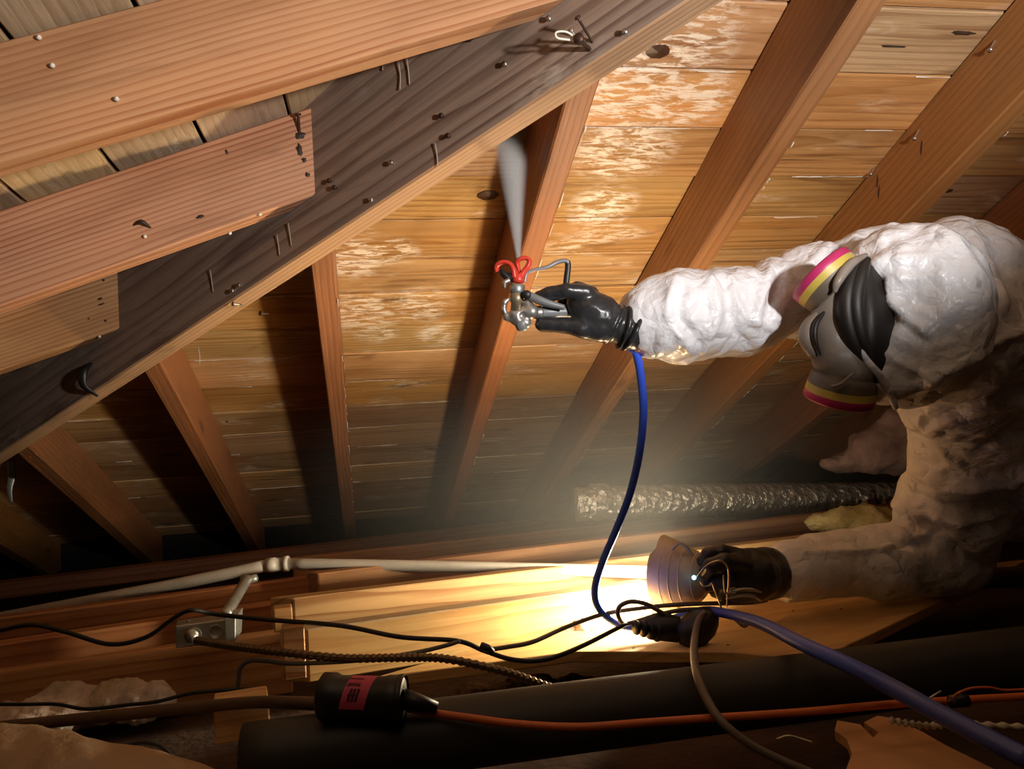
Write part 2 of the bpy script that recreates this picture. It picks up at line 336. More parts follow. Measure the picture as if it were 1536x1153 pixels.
# ------------------------------------------------------------------ object helpers
def put(name, me, mat, parent=None, mw=None):
    o = bpy.data.objects.new(name, me); COL.objects.link(o)
    for mm in (mat if isinstance(mat, (list, tuple)) else [mat]): me.materials.append(mm)
    mw = mw or Matrix.Identity(4)
    if parent is not None:
        o.parent = parent; o.matrix_local = WORLD[parent.name].inverted() @ mw
    else: o.matrix_local = mw
    WORLD[o.name] = mw
    return o
WORLD = {}
def empty(name, loc):
    o = bpy.data.objects.new(name, None); COL.objects.link(o); o.empty_display_size = 0.05
    o.location = loc; WORLD[o.name] = Matrix.Translation(Vector(loc)); return o
def tag(o, label=None, cat=None, group=None, kind=None):
    if label: o['label'] = label
    if cat: o['category'] = cat
    if group: o['group'] = group
    if kind: o['kind'] = kind
    return o
def frame(origin, x, z):
    x = Vector(x).normalized(); z = Vector(z); y = z.cross(x).normalized(); z = x.cross(y)
    return Matrix(((x.x, y.x, z.x, origin[0]), (x.y, y.y, z.y, origin[1]), (x.z, y.z, z.z, origin[2]), (0, 0, 0, 1)))
HEXF = [(0, 3, 2, 1), (4, 5, 6, 7), (0, 1, 5, 4), (1, 2, 6, 5), (2, 3, 7, 6), (3, 0, 4, 7)]
def hexa(name, c8, x, z, mat, parent=None, bevel=0.002, smooth=False):
    """a board from eight world corners (four below, four above, same turn), its grain along x"""
    c8 = [Vector(c) for c in c8]; o = sum(c8, Vector()) / 8
    mw = frame(o, x, z); inv = mw.inverted()
    bm = bmesh.new(); vs = [bm.verts.new(inv @ c) for c in c8]
    for f in HEXF: bm.faces.new([vs[i] for i in f])
    bmesh.ops.recalc_face_normals(bm, faces=bm.faces)
    if bevel: bmesh.ops.bevel(bm, geom=bm.edges[:], offset=bevel, segments=1, affect='EDGES')
    me = bpy.data.meshes.new(name); bm.to_mesh(me); bm.free()
    return put(name, me, mat, parent, mw)
def from_pd(name, v, f, mat, parent=None, smooth=True, mw=None, midx=None):
    """mesh from world verts; origin moved to their middle"""
    v = np.asarray(v, float)
    if mw is None:
        c = v.mean(0); mw = Matrix.Translation(Vector(c)); v = v - c
    else:
        inv = np.array(mw.inverted()); v = v @ inv[:3, :3].T + inv[:3, 3]
    me = bpy.data.meshes.new(name); me.from_pydata(v.tolist(), [], [list(map(int, q)) for q in f])
    if smooth: me.polygons.foreach_set('use_smooth', [True] * len(me.polygons))
    o = put(name, me, mat, parent, mw)
    if midx is not None: me.polygons.foreach_set('material_index', midx)
    me.update(); return o
def catmull(pts, n=8):
    P = [np.array(p, float) for p in pts]
    if len(P) == 2: return [P[0] + (P[1] - P[0]) * i / n for i in range(n + 1)]
    P = [2 * P[0] - P[1]] + P + [2 * P[-1] - P[-2]]; out = []
    for i in range(1, len(P) - 2):
        for k in range(n):
            t = k / n
            out.append(0.5 * (2 * P[i] + (P[i + 1] - P[i - 1]) * t + (2 * P[i - 1] - 5 * P[i] + 4 * P[i + 1] - P[i + 2]) * t * t + (3 * P[i] - P[i - 1] - 3 * P[i + 1] + P[i + 2]) * t ** 3))
    out.append(P[-2]); return out
def tube_vf(pts, r, seg=10, n=8, rfun=None, flat=1.0, flat_dir=None):
    """tube through points; r a number or a list over the points; returns verts, faces"""
    if isinstance(r, (int, float)): r = [r] * len(pts)
    q = catmull([(*p, rr) for p, rr in zip(pts, r)], n) if n else [np.array((*p, rr)) for p, rr in zip(pts, r)]
    C = np.array([a[:3] for a in q]); R = np.array([a[3] for a in q])
    T = np.gradient(C, axis=0); T /= np.linalg.norm(T, axis=1)[:, None] + 1e-12
    up = np.array(flat_dir if flat_dir is not None else (0.13, 0.21, 0.97)); V = []
    u = np.cross(T[0], up); u /= np.linalg.norm(u)
    for i in range(len(C)):
        u = u - T[i] * (u @ T[i]); u /= np.linalg.norm(u); w = np.cross(T[i], u)
        rr = R[i] * (rfun(i, len(C)) if rfun else 1.0)
        for k in range(seg):
            a = 2 * math.pi * k / seg
            V.append(C[i] + rr * (math.cos(a) * u + flat * math.sin(a) * w))
    F = [(i * seg + k, i * seg + (k + 1) % seg, (i + 1) * seg + (k + 1) % seg, (i + 1) * seg + k) for i in range(len(C) - 1) for k in range(seg)]
    F.append(tuple(range(seg - 1, -1, -1))); F.append(tuple((len(C) - 1) * seg + k for k in range(seg)))
    return np.array(V), F
def tube(name, pts, r, mat, parent=None, **kw):
    v, f = tube_vf(pts, r, **kw); return from_pd(name, v, f, mat, parent)
def join_vf(*parts):
    V, F, o = [], [], 0
    for v, f in parts:
        V.append(np.asarray(v)); F += [tuple(i + o for i in q) for q in f]; o += len(v)
    return np.concatenate(V), F
def lathe_vf(a, b, prof, seg=24):
    """profile of (t, radius), t in metres along the axis from a towards b"""
    a = np.array(a, float); ax = np.array(b, float) - a; ax /= np.linalg.norm(ax)
    u = np.cross(ax, (0.2, 0.3, 0.93)); u /= np.linalg.norm(u); w = np.cross(ax, u)
    V = [a + ax * t + r * (math.cos(2 * math.pi * k / seg) * u + math.sin(2 * math.pi * k / seg) * w) for t, r in prof for k in range(seg)]
    F = [(i * seg + k, i * seg + (k + 1) % seg, (i + 1) * seg + (k + 1) % seg, (i + 1) * seg + k) for i in range(len(prof) - 1) for k in range(seg)]
    return np.array(V), F
def closed(vf, n, seg=24):
    v, f = vf; return v, f + [tuple(range(seg - 1, -1, -1)), tuple((n - 1) * seg + k for k in range(seg))]
def lathe(name, a, b, prof, mat, parent=None, seg=24, cap=True, midx=None):
    vf = lathe_vf(a, b, prof, seg)
    if cap: vf = closed(vf, len(prof), seg)
    return from_pd(name, vf[0], vf[1], mat, parent, midx=midx)
def box_vf(o, x, y, z):
    o, x, y, z = (np.array(q, float) for q in (o, x, y, z))
    v = [o, o + x, o + x + y, o + y]; v = v + [q + z for q in v]; return np.array(v), HEXF
# ---- signed-distance bodies -> one continuous surface
def nets(F, o, h):
    s = F < 0; nx, ny, nz = F.shape
    cs = [(i, j, k) for i in (0, 1) for j in (0, 1) for k in (0, 1)]
    cnt = sum(s[i:nx - 1 + i, j:ny - 1 + j, k:nz - 1 + k].astype(np.int8) for i, j, k in cs)
    I, J, K = np.nonzero((cnt > 0) & (cnt < 8)); idx = -np.ones((nx - 1, ny - 1, nz - 1), int); idx[I, J, K] = np.arange(len(I))
    acc = np.zeros((len(I), 3)); num = np.zeros(len(I))
    for a in cs:
        for ax in range(3):
            if a[ax]: continue
            b = list(a); b[ax] = 1
            fa = F[I + a[0], J + a[1], K + a[2]]; fb = F[I + b[0], J + b[1], K + b[2]]
            m = (fa < 0) != (fb < 0); t = np.where(m, fa / np.where(m, fa - fb, 1), 0)
            p = np.tile(np.array(a, float), (len(I), 1)); p[:, ax] += t
            acc[m] += p[m]; num[m] += 1
    V = (acc / num[:, None] + np.stack([I, J, K], 1)) * h + np.array(o)
    Q = []
    for ax in range(3):
        u, w = (ax + 1) % 3, (ax + 2) % 3
        sl0 = [slice(1, -1)] * 3; sl1 = [slice(1, -1)] * 3; sl0[ax] = slice(0, -1); sl1[ax] = slice(1, None)
        A = s[tuple(sl0)]; B = s[tuple(sl1)]
        for flip in (0, 1):
            P = np.nonzero((A & ~B) if not flip else (~A & B)); P = [p.copy() for p in P]
            for d in (u, w): P[d] += 1
            c = []
            for du, dw in ((-1, -1), (0, -1), (0, 0), (-1, 0)):
                q = [p.copy() for p in P]; q[u] += du; q[w] += dw
                c.append(idx[q[0], q[1], q[2]])
            c = np.stack(c, 1); Q.append(c if not flip else c[:, ::-1])
    Q = np.concatenate(Q); Q = Q[(Q >= 0).all(1)]
    return V, Q
def smin(a, b, k):
    h = np.clip(0.5 + 0.5 * (b - a) / k, 0, 1); return b + (a - b) * h - k * h * (1 - h)
class SDF:
    def __init__(s, lo, hi, h):
        s.lo = np.array(lo, float); s.h = h
        n = np.ceil((np.array(hi) - s.lo) / h).astype(int) + 1
        g = np.meshgrid(*[s.lo[i] + h * np.arange(n[i]) for i in range(3)], indexing='ij')
        s.P = np.stack(g, -1).astype(np.float32); s.F = np.full(s.P.shape[:3], 9.0, np.float32)
    def cap(s, a, b, ra, rb):
        a = np.array(a, np.float32); b = np.array(b, np.float32); ab = b - a; pa = s.P - a
        t = np.clip((pa @ ab) / max(float(ab @ ab), 1e-9), 0, 1)
        return np.linalg.norm(pa - t[..., None] * ab, axis=-1) - (ra + (rb - ra) * t)
    def ell(s, c, rad, ax=None):
        q = s.P - np.array(c, np.float32)
        if ax is not None: q = q @ np.array(ax, np.float32).T
        r = np.array(rad, np.float32); k = np.linalg.norm(q / r, axis=-1); return (k - 1) * float(min(rad))
    def add(s, d, k=0.01): s.F = smin(s.F, d, k).astype(np.float32)
    def chain(s, pts, k=0.01, own=0.01):
        D = None
        for (a, ra), (b, rb) in zip(pts, pts[1:]):
            d = s.cap(a, b, ra, rb); D = d if D is None else smin(D, d, own)
        s.add(D, k)
    def sub(s, d, k=0.01): s.F = (-smin(-s.F, d, k)).astype(np.float32)
    def mesh(s): return nets(s.F, s.lo, s.h)
def normals(V, Q):
    n = np.zeros_like(V); a = V[Q[:, 2]] - V[Q[:, 0]]; b = V[Q[:, 3]] - V[Q[:, 1]]; fn = np.cross(a, b)
    for i in range(4): np.add.at(n, Q[:, i], fn)
    return n / (np.linalg.norm(n, axis=1)[:, None] + 1e-12)
def relax(V, Q, it=2):
    E = np.concatenate([Q[:, [0, 1]], Q[:, [1, 2]], Q[:, [2, 3]], Q[:, [3, 0]]])
    for _ in range(it):
        s = np.zeros_like(V); c = np.zeros(len(V))
        np.add.at(s, E[:, 0], V[E[:, 1]]); np.add.at(s, E[:, 1], V[E[:, 0]]); np.add.at(c, E[:, 0], 1); np.add.at(c, E[:, 1], 1)
        V = 0.5 * V + 0.5 * s / c[:, None]
    return V
PIX = lambda d: d / FPX                             # metres per photograph pixel at depth d
RAW = lambda x, y, z: Vector((x, y, z + LIFT))

# ================================================================== ROOF AND FLOOR (the setting)
N1 = np.array([0, 0.36242, 0.93202]); S1 = np.array([0, 0.93202, -0.36242])     # roof slope beyond the hip
N2 = np.array([-0.36242, 0, 0.93202]); S2 = np.array([-0.93202, 0, -0.36242])   # roof slope left of the hip
def on1(x, s, n): p = S1 * s + N1 * n; return RAW(x, p[1], p[2])
def on2(y, s, n): p = S2 * s + N2 * (n + max(-0.02, (1.448 - y) * 0.105)); return RAW(p[0], y, p[2])
HIPL, HIPR = 1.40, 1.47                               # plan lines x + y of the hip's two faces
ROOF1, ROOF2 = 1.05, 0.570
ceil_ = hexa('ceiling', [on1(-2.6, -0.3, 1.085), on1(2.6, -0.3, 1.085), on1(2.6, 4.3, 1.085), on1(-2.6, 4.3, 1.085),
                        on1(-2.6, -0.3, 1.11), on1(2.6, -0.3, 1.11), on1(2.6, 4.3, 1.11), on1(-2.6, 4.3, 1.11)], (1, 0, 0), N1, M_felt, bevel=0)
tag(ceil_, 'roof slope of amber sheathing planks beyond the hip beam', kind='structure')
seams = [-0.01, 0.135, 0.28, 0.425, 0.57, 0.72, 0.866, 1.012, 1.157, 1.302, 1.450, 1.590, 1.745, 1.90, 2.065, 2.245, 2.43, 2.615, 2.80, 3.0, 3.2, 3.41, 3.63, 3.86]
random.seed(11)
joints = {6: 0.76, 8: 0.36, 10: -0.05, 12: 0.76, 13: 0.36, 15: 0.76, 16: -0.05, 18: 0.36, 9: 1.16, 11: 1.16}
for i, (a, b) in enumerate(zip(seams, seams[1:])):
    g = 0.0016; lo = ROOF1 + random.uniform(-0.0015, 0.003); tl = random.uniform(-0.0025, 0.0025); hi = lo + 0.02
    xl = [HIPR - 0.04 - (S1 * s + N1 * lo)[1] for s in (a, b)]; xl = [max(x, -2.5) for x in xl]
    xj = joints.get(i)
    spans = [(xl, (2.45, 2.45))] if xj is None or xj < max(xl) + 0.1 else [(xl, (xj, xj)), ((xj + .002,) * 2, (2.45, 2.45))]
    for (x0, x1) in spans:
        dl = random.uniform(-0.001, 0.001)
        hexa('plank', [on1(x0[0], a + g, lo + dl), on1(x1[0], a + g, lo + dl), on1(x1[1], b - g, lo + tl + dl), on1(x0[1], b - g, lo + tl + dl),
                       on1(x0[0], a + g, hi), on1(x1[0], a + g, hi), on1(x1[1], b - g, hi), on1(x0[1], b - g, hi)], (1, 0, 0), N1, MW['plank'], ceil_, bevel=0.0022)
ceil2 = hexa('ceiling', [on2(-0.4, -1.0, 0.625), on2(-0.4, 2.2, 0.625), on2(3.8, 2.2, 0.625), on2(3.8, -1.0, 0.625),
                         on2(-0.4, -1.0, 0.625), on2(-0.4, 2.2, 0.65), on2(3.8, 2.2, 0.65), on2(3.8, -1.0, 0.65)], (0, 1, 0), N2, M_felt, bevel=0)
# keep that slope on its own side of the hip
bm = bmesh.new(); bm.from_mesh(ceil2.data); mwi = ceil2.matrix_local.copy()
pc = mwi.inverted() @ RAW(0.7, HIPL + 0.03 - 0.7, 0); pn = mwi.to_3x3().inverted() @ Vector((1, 1, 0))
bmesh.ops.bisect_plane(bm, geom=bm.verts[:] + bm.edges[:] + bm.faces[:], plane_co=pc, plane_no=pn, clear_outer=True)
bm.to_mesh(ceil2.data); bm.free()
tag(ceil2, 'roof slope of greyed planks above the jack rafters at upper left', kind='structure')
bm = bmesh.new(); bm.from_mesh(ceil_.data); mwi = ceil_.matrix_local.copy()
pc = mwi.inverted() @ RAW(0.7, HIPL + 0.03 - 0.7, 0); pn = mwi.to_3x3().inverted() @ Vector((1, 1, 0))
bmesh.ops.bisect_plane(bm, geom=bm.verts[:] + bm.edges[:] + bm.faces[:], plane_co=pc, plane_no=pn, clear_inner=True)
bm.to_mesh(ceil_.data); bm.free()
s_list = [-0.59, -0.435, -0.281, -0.126, 0.028, 0.182, 0.340, 0.48, 0.63, 0.78, 0.93, 1.1, 1.3, 1.5]
for a, b in zip(s_list, s_list[1:]):
    g = 0.003; lo = ROOF2 + random.uniform(-0.001, 0.003); hi = lo + 0.02
    yb = [HIPL + 0.03 - (S2 * s + N2 * lo)[0] for s in (a, b)]
    if min(yb) < 0.3: continue
    hexa('plank', [on2(-0.3, a + g, lo), on2(yb[0], a + g, lo), on2(yb[1], b - g, lo), on2(-0.3, b - g, lo),
                   on2(-0.3, a + g, hi), on2(yb[0], a + g, hi), on2(yb[1], b - g, hi), on2(-0.3, b - g, hi)], (0, 1, 0), N2, MW['plank_old'], ceil2, bevel=0.002)
floor = hexa('floor', [RAW(-2.6, -0.6, -0.53), RAW(2.7, -0.6, -0.53), RAW(2.7, 4.3, -0.53), RAW(-2.6, 4.3, -0.53),
                       RAW(-2.6, -0.6, -0.50), RAW(2.7, -0.6, -0.50), RAW(2.7, 4.3, -0.50), RAW(-2.6, 4.3, -0.50)], (1, 0, 0), (0, 0, 1), M_floor, bevel=0)
tag(floor, 'dusty brown attic floor between the joists', kind='structure')

wall_b = hexa('wall_back', [RAW(-2.6, 3.88, -0.5), RAW(2.46, 3.88, -0.5), RAW(2.46, 3.92, -0.5), RAW(-2.6, 3.92, -0.5),
                            RAW(-2.6, 3.88, -0.37), RAW(2.46, 3.88, -0.37), RAW(2.46, 3.92, -0.385), RAW(-2.6, 3.92, -0.385)], (1, 0, 0), (0, 0, 1), M_felt, bevel=0)
tag(wall_b, 'dark board closing the eave behind the rafter feet', kind='structure')
# ------------------------------------------------------------------ rafters
def nail(parent, p, d, L=0.05, r=0.0028, mat=None, bend=0.0, head=True):
    p = Vector(p); d = Vector(d).normalized(); s = d.orthogonal().normalized()
    vf = tube_vf([p - d * 0.012, p + d * L * 0.5 + s * bend * 0.3, p + d * L + s * bend], r, seg=6, n=3)
    if head: vf = join_vf(vf, closed(lathe_vf(p + d * L + s * bend, p + d * (L + 0.01) + s * bend, [(-0.001, r * 2.2), (0.0015, r * 2.2)], 8), 2, 8))
    return from_pd('nail', vf[0], vf[1], mat or M_nail, parent)
RAF = {}
def rafter(key, xl, label, y_end=4.0, w=0.046, y0=None):
    def P(x, y, n): return RAW(x, y, (n - 0.36242 * y) / 0.93202)
    ya, yb = (HIPR - xl, HIPR - xl - w) if y0 is None else (y0, y0)
    c = [P(xl, ya, 0.9), P(xl + w, yb, 0.9), P(xl + w, y_end, 0.9), P(xl, y_end, 0.9)]
    c += [P(xl, ya, 1.0495), P(xl + w, yb, 1.0495), P(xl + w, y_end, 1.0495), P(xl, y_end, 1.0495)]
    o = hexa('rafter', c, S1, N1, MW['rafter'], bevel=0.003)
    tag(o, label, 'rafter', 'rafters of the far roof slope'); RAF[key] = o; return o
rafter('L', -1.33, 'short rafter at the far left edge, lowest under the hip beam')
rafter('E', -0.915, 'rafter rising to the left end of the dark hip beam, above the white pipe')
rafter('D', -0.478, 'orange rafter meeting the hip beam just right of the short jack rafter end')
rafter('C', -0.072, 'nearly upright rafter meeting the middle of the hip beam')
rafter('B', 0.342, 'rafter directly behind the spray gun and its mist')
rafter('A', 0.728, 'rafter crossed by the gloved hand and the blue hose')
rafter('F', 1.135, 'rafter with stained nail holes running behind the raised white sleeve', y0=0.22)
rafter('G', 1.545, 'rafter at the right edge above the shoulder of the worker', y0=0.12)
rafter('H', 1.955, 'rafter farthest right, half hidden behind pink insulation', y0=0.1)
def onface(px, py, x):
    r = ROT @ np.array([(px - CX) / FPX, (py - CY) / FPX, 1.0]); r = r * (x / r[0]); return RAW(*r)
for px, py in ((1378, 196), (1312, 250), (1492, 62)):      # bent nails with dark runs on the left face of that rafter
    p = onface(px, py, 1.135)
    nail(RAF['F'], p, (-0.6, -0.1, -0.8), 0.022, 0.0022, M_nailbright)
def blotch(parent, p, axis_u, axis_v, nrm, ru, rv, mat, seedv, seg=16):
    """a stain or crust as a thin irregular flake lying on a face"""
    rnd = random.Random(seedv); p = Vector(p); u = Vector(axis_u).normalized(); n = Vector(nrm).normalized(); v = n.cross(u).normalized()
    V = [p + n * 0.0016]; ring = []
    for k in range(seg):
        a = 2 * math.pi * k / seg; q = (0.65 + 0.5 * rnd.random()) if mat is not M_knot else (0.9 + 0.14 * rnd.random())
        ring.append(p + u * math.cos(a) * ru * q + v * math.sin(a) * rv * q - n * 0.001)
    V += ring; F = [(0, 1 + k, 1 + (k + 1) % seg) for k in range(seg)]
    return from_pd('stain', V, F, mat, parent, smooth=False)
M_stain = plain('dark_tannin_stain', (0.045, 0.022, 0.012), 0.6, noise_amt=0.4)
M_knot = plain('dark_knot', (0.07, 0.028, 0.014), 0.35, noise_amt=0.5, scale=70)
for px, py in ((1382, 222), (1318, 288), (1316, 272)):
    blotch(RAF['F'], onface(px, py, 1.135), (0.0, 0.25, -0.95), None, (-1, 0, 0), 0.026, 0.0055, M_stain, px)
def on_plane1(px, py, n=1.05):
    r = ROT @ np.array([(px - CX) / FPX, (py - CY) / FPX, 1.0]); r = r * (n / (N1 @ r)); return RAW(*r)
for px, py, ru, rv, mt in ((987, 78, 0.022, 0.016, M_knot), (732, 294, 0.023, 0.016, M_knot), (1424, 287, 0.011, 0.008, M_stain),
                           (1445, 50, 0.04, 0.006, M_stain), (1340, 70, 0.03, 0.004, M_stain), (340, 632, 0.012, 0.012, M_knot), (1500, 208, 0.02, 0.003, M_stain)):
    o = blotch(ceil_, on_plane1(px, py), (1, 0, 0), None, -Vector(N1), ru, rv, mt, px); o.name = 'knot' if mt is M_knot else 'stain'
# ------------------------------------------------------------------ hip beam: dark old timber on the diagonal
def hipc(x, off, z0):                                   # corner on the plan line x + y = off
    return RAW(x, off - x, z0)
def hip_bottom(x): return 0.341 + (x + 0.049) * 0.3885   # underside height along the hip
xa, xb = -1.75, 0.80
hc = []
for z_add in (0.0, 0.30):
    hc += [hipc(xa, HIPL, hip_bottom(xa) + z_add), hipc(xb, HIPL, hip_bottom(xb) + z_add), hipc(xb + 0.035, HIPR, hip_bottom(xb) + z_add), hipc(xa + 0.035, HIPR, hip_bottom(xa) + z_add)]
HD = Vector((1, -1, 0.3885)).normalized(); HN = Vector((-1, -1, 0)).normalized()
hip = hexa('hip_rafter', hc, HD, (0, 0, 1), [MW['hip'], MW['hip_edge']], bevel=0.003)
for p in hip.data.polygons:
    if (hip.matrix_local.to_3x3() @ p.normal).z < -0.5: p.material_index = 1
tag(hip, 'massive dark weathered hip beam running diagonally across the roof', 'beam')
def on_hip(px, py):
    r = ROT @ np.array([(px - CX) / FPX, (py - CY) / FPX, 1.0]); r = r * (HIPL / (r[0] + r[1])); return RAW(*r)
pn = on_hip(884, 74)
nail(hip, pn, HN + Vector((0.1, 0, 0.05)), 0.035, 0.0035)
nail(hip, on_hip(880, 66), HN + Vector((-0.5, 0, 0.5)), 0.035, 0.0022, M_nailbright, 0.006)
nail(hip, on_hip(888, 62), HN + Vector((-0.2, 0, 0.9)), 0.04, 0.002, M_nail, 0.006)
tube('twisted_wire', [pn + HN * 0.02, pn + HN * 0.03 + Vector((-0.014, 0, 0.012)), pn + HN * 0.03 + Vector((-0.03, 0.0, 0.012)), pn + HN * 0.025 + Vector((-0.032, 0, 0.006)), pn + HN * 0.024 + Vector((-0.015, 0, 0.004))], 0.0016, M_bead, hip, seg=6)
for px, py in ((675, 205), (665, 175), (826, 30), (760, 98), (940, 50), (497, 272), (505, 282), (560, 300), (352, 436), (362, 428), (354, 456), (395, 470), (590, 245)):
    nail(hip, on_hip(px, py), HN, 0.006, 0.002, M_nail if px % 2 else M_nailbright)
lp = on_hip(704, 52)
vf = closed(lathe_vf(lp - HN * 0.01, lp + HN * 0.05, [(0.005, 0.012), (0.014, 0.012), (0.018, 0.007), (0.026, 0.006)], 8), 4, 8)
from_pd('bolt', vf[0], vf[1], M_nail, hip, smooth=False)
# a dark twist of torn felt hanging on the hip at left
tp = on_hip(136, 545)
tube('felt_scrap', [tp, tp + HN * 0.018 + Vector((0, 0, -0.02)), tp + HN * 0.024 + Vector((0.006, 0, -0.05)), tp + HN * 0.008 + Vector((0.02, 0, -0.075))], [0.008, 0.018, 0.012, 0.004], M_black, hip, seg=8, flat=0.45)
random.seed(5)
for px, py in ((418, 352), (318, 405), (435, 335), (574, 88), (612, 84), (600, 93), (300, 520), (655, 215)):      # threads and beads hanging off edges
    p = on_hip(px, py) + HN * 0.004
    L = random.uniform(0.02, 0.05)
    tube('cobweb_thread', [p, p + Vector((0.002, 0, -L * 0.5)), p + Vector((0.004 * random.random(), 0, -L))], 0.0010, M_cobweb, hip, seg=4, n=3)

# ------------------------------------------------------------------ jack rafters of the left slope
JACK = {}
def jack(key, y0, z0, x0, slope, ht, label, w=0.047):
    def P(x, y, up): return RAW(x, y, z0 + slope * (x - x0) + up)
    xe0, xe1 = HIPL - y0 - 0.001, HIPL - y0 - w - 0.001; xs = -1.9
    c = [P(xs, y0, 0), P(xe0, y0, 0), P(xe1, y0 + w, 0), P(xs, y0 + w, 0)]
    c += [P(xs, y0, ht), P(xe0, y0, ht), P(xe1, y0 + w, ht), P(xs, y0 + w, ht)]
    o = hexa('jack_rafter', c, (1, 0, slope), (-slope, 0, 1), MW['jack'], bevel=0.0025)
    tag(o, label, 'rafter', 'jack rafters against the hip beam'); JACK[key] = o; return o
jack(1, 1.071, 0.359, -0.409, 0.325, 0.149, 'topmost jack rafter, broad pale board across the upper left corner')
jack(2, 1.448, 0.430, -0.045, 0.358, 0.157, 'jack rafter with boldly ridged grain whose square end butts the dark hip beam')
jack(3, 1.893, 0.266, -0.493, 0.335, 0.155, 'lowest jack rafter at left, short reddish end with black nail stains')
def on_y(px, py, y):
    r = ROT @ np.array([(px - CX) / FPX, (py - CY) / FPX, 1.0]); r = r * (y / r[1]); return RAW(*r)
FRONT = (0, -1, 0)
p = on_y(449, 198, 1.448); nail(JACK[2], p, (0.0, -0.55, 0.85), 0.03, 0.0026, M_nail)
for k, (px, py, a, b) in enumerate(((450, 203, .016, .012), (456, 240, .008, .008), (461, 262, .007, .008), (449, 224, .010, .020), (340, 228, .004, .010), (300, 325, .012, .005))):
    blotch(JACK[2], on_y(px, py, 1.448), (1, 0, 0.2), None, FRONT, a, b, M_stain, k)
for k, (px, py, a, b) in enumerate(((155, 420, .006, .005), (150, 448, .010, .005), (152, 456, .012, .004), (158, 481, .006, .005), (133, 478, .005, .003))):
    blotch(JACK[3], on_y(px, py, 1.893), (1, 0, 0.3), None, FRONT, a, b, M_stain, k + 10)
for key, y, pts in ((2, 1.448, ((218, 355), (390, 322), (345, 350))), (1, 1.071, ((176, 150), (60, 58), (80, 100))), (3, 1.893, ((150, 505),))):
    for px, py in pts:
        pb = on_y(px, py, y); v, q = lathe_vf(pb - Vector((0, 0.004, 0)), pb, [(-0.003, 0.0004), (-0.0015, 0.003), (0.0015, 0.0034), (0.004, 0.0012)], 8)
        from_pd('foam_bead', v, q, M_bead, JACK[key])
p = on_y(214, 338, 1.448)
tube('splinter', [p + Vector((-0.014, -0.002, 0.0)), p + Vector((0, -0.008, 0.004)), p + Vector((0.014, -0.003, -0.005))], [0.001, 0.004, 0.001], M_stain, JACK[2], seg=6)

# ------------------------------------------------------------------ eave plate and joists
def beam(name, A, B, h, t, mat, label, cat='joist', group=None, miter=0.0, bevel=0.0025, parent=None):
    """board whose upper front edge runs A to B (world); it hangs h down and goes t away from the camera"""
    A = Vector(A); B = Vector(B); u = (B - A).normalized(); back = Vector((-u.y, u.x, 0)).normalized() * t; dn = Vector((0, 0, -h))
    A2 = A - u * miter
    c = [A + dn, B + dn, B + dn + back, A2 + dn + back, A, B, B + back, A2 + back]
    o = hexa(name, c, u, (0, 0, 1), mat, parent, bevel=bevel)
    if label: tag(o, label, cat, group)
    return o
ZT = -0.316
beam('eave_plate', Wz(-150, 893, -0.405), Wz(1560, 690, -0.405), 0.05, 0.09, MW['redjoist'], 'reddish eave plate under the feet of the rafters', 'beam')
beam('eave_plate', Wz(440, 838, -0.345), Wz(1500, 724, -0.345), 0.085, 0.04, MW['redjoist'], 'dark red board in front of the eave plate, behind the pale pipe', 'beam')
J = 'ceiling joists right of the lap'; JL = 'ceiling joists left of the lap'
beam('ceiling_joist', Wz(477, 860, ZT), Wz(1420, 747, ZT), 0.095, 0.042, MW['redjoist'], 'farthest right-hand joist, its notched left end just below the pale pipe', 'joist', J, miter=0.02)
beam('ceiling_joist', Wz(440, 897, ZT), Wz(1440, 778, ZT), 0.10, 0.042, MW['joist_grey'], 'middle right-hand joist with whorled grain at its left end', 'joist', J, miter=0.045)
beam('ceiling_joist', Wz(460, 944, -0.338), Wz(975, 872, -0.338), 0.094, 0.042, MW['joist'], 'nearest right-hand joist, glaring where the lamp shines on it', 'joist', J, miter=0.045)
near_joist = bpy.data.objects['ceiling_joist.002']; near_joist.data.materials.append(MW['plank_old'])
for p_ in near_joist.data.polygons:
    if p_.normal.z > 0.5: p_.material_index = 1
beam('ceiling_joist', Wz(-60, 934, -0.345), Wz(462, 866, -0.345), 0.12, 0.042, MW['redjoist'], 'farthest left-hand joist, running just under the white pipe', 'joist', JL)
beam('ceiling_joist', Wz(-60, 975, -0.352), Wz(424, 903, -0.352), 0.12, 0.042, MW['redjoist'], 'middle left-hand joist behind the steel junction box', 'joist', JL)
beam('ceiling_joist', Wz(-60, 1018, -0.372), Wz(436, 947, -0.372), 0.118, 0.042, MW['redjoist'], 'nearest left-hand joist, with pale insulation against its foot', 'joist', JL)
def block(name, p, x, y, z, mat, label, rz=0.15, bevel=0.002):
    p = Vector(p); cx, sx = math.cos(rz), math.sin(rz); X = Vector((cx, sx, 0)) * x; Y = Vector((-sx, cx, 0)) * y; Z = Vector((0, 0, z))
    o = hexa(name, [p, p + X, p + X + Y, p + Y, p + Z, p + X + Z, p + X + Y + Z, p + Y + Z], X, Z, mat, bevel=bevel)
    return tag(o, label, 'wood block')
block('wood_cleat', Wz(427, 1022, -0.4) , 0.036, 0.036, 0.088, MW['joist'], 'upright grey-brown cleat at the left end of the nearest lit joist', 0.12)
block('wood_cleat', Wz(412, 949, -0.36), 0.034, 0.04, 0.044, MW['ply'], 'small pale cleat at the left end of the whorled joist', 0.12)
block('wood_block', Wz(322, 1118, -0.418), 0.075, 0.07, 0.052, MW['joist'], 'stubby wood block left of the black cord coupler', 0.15)

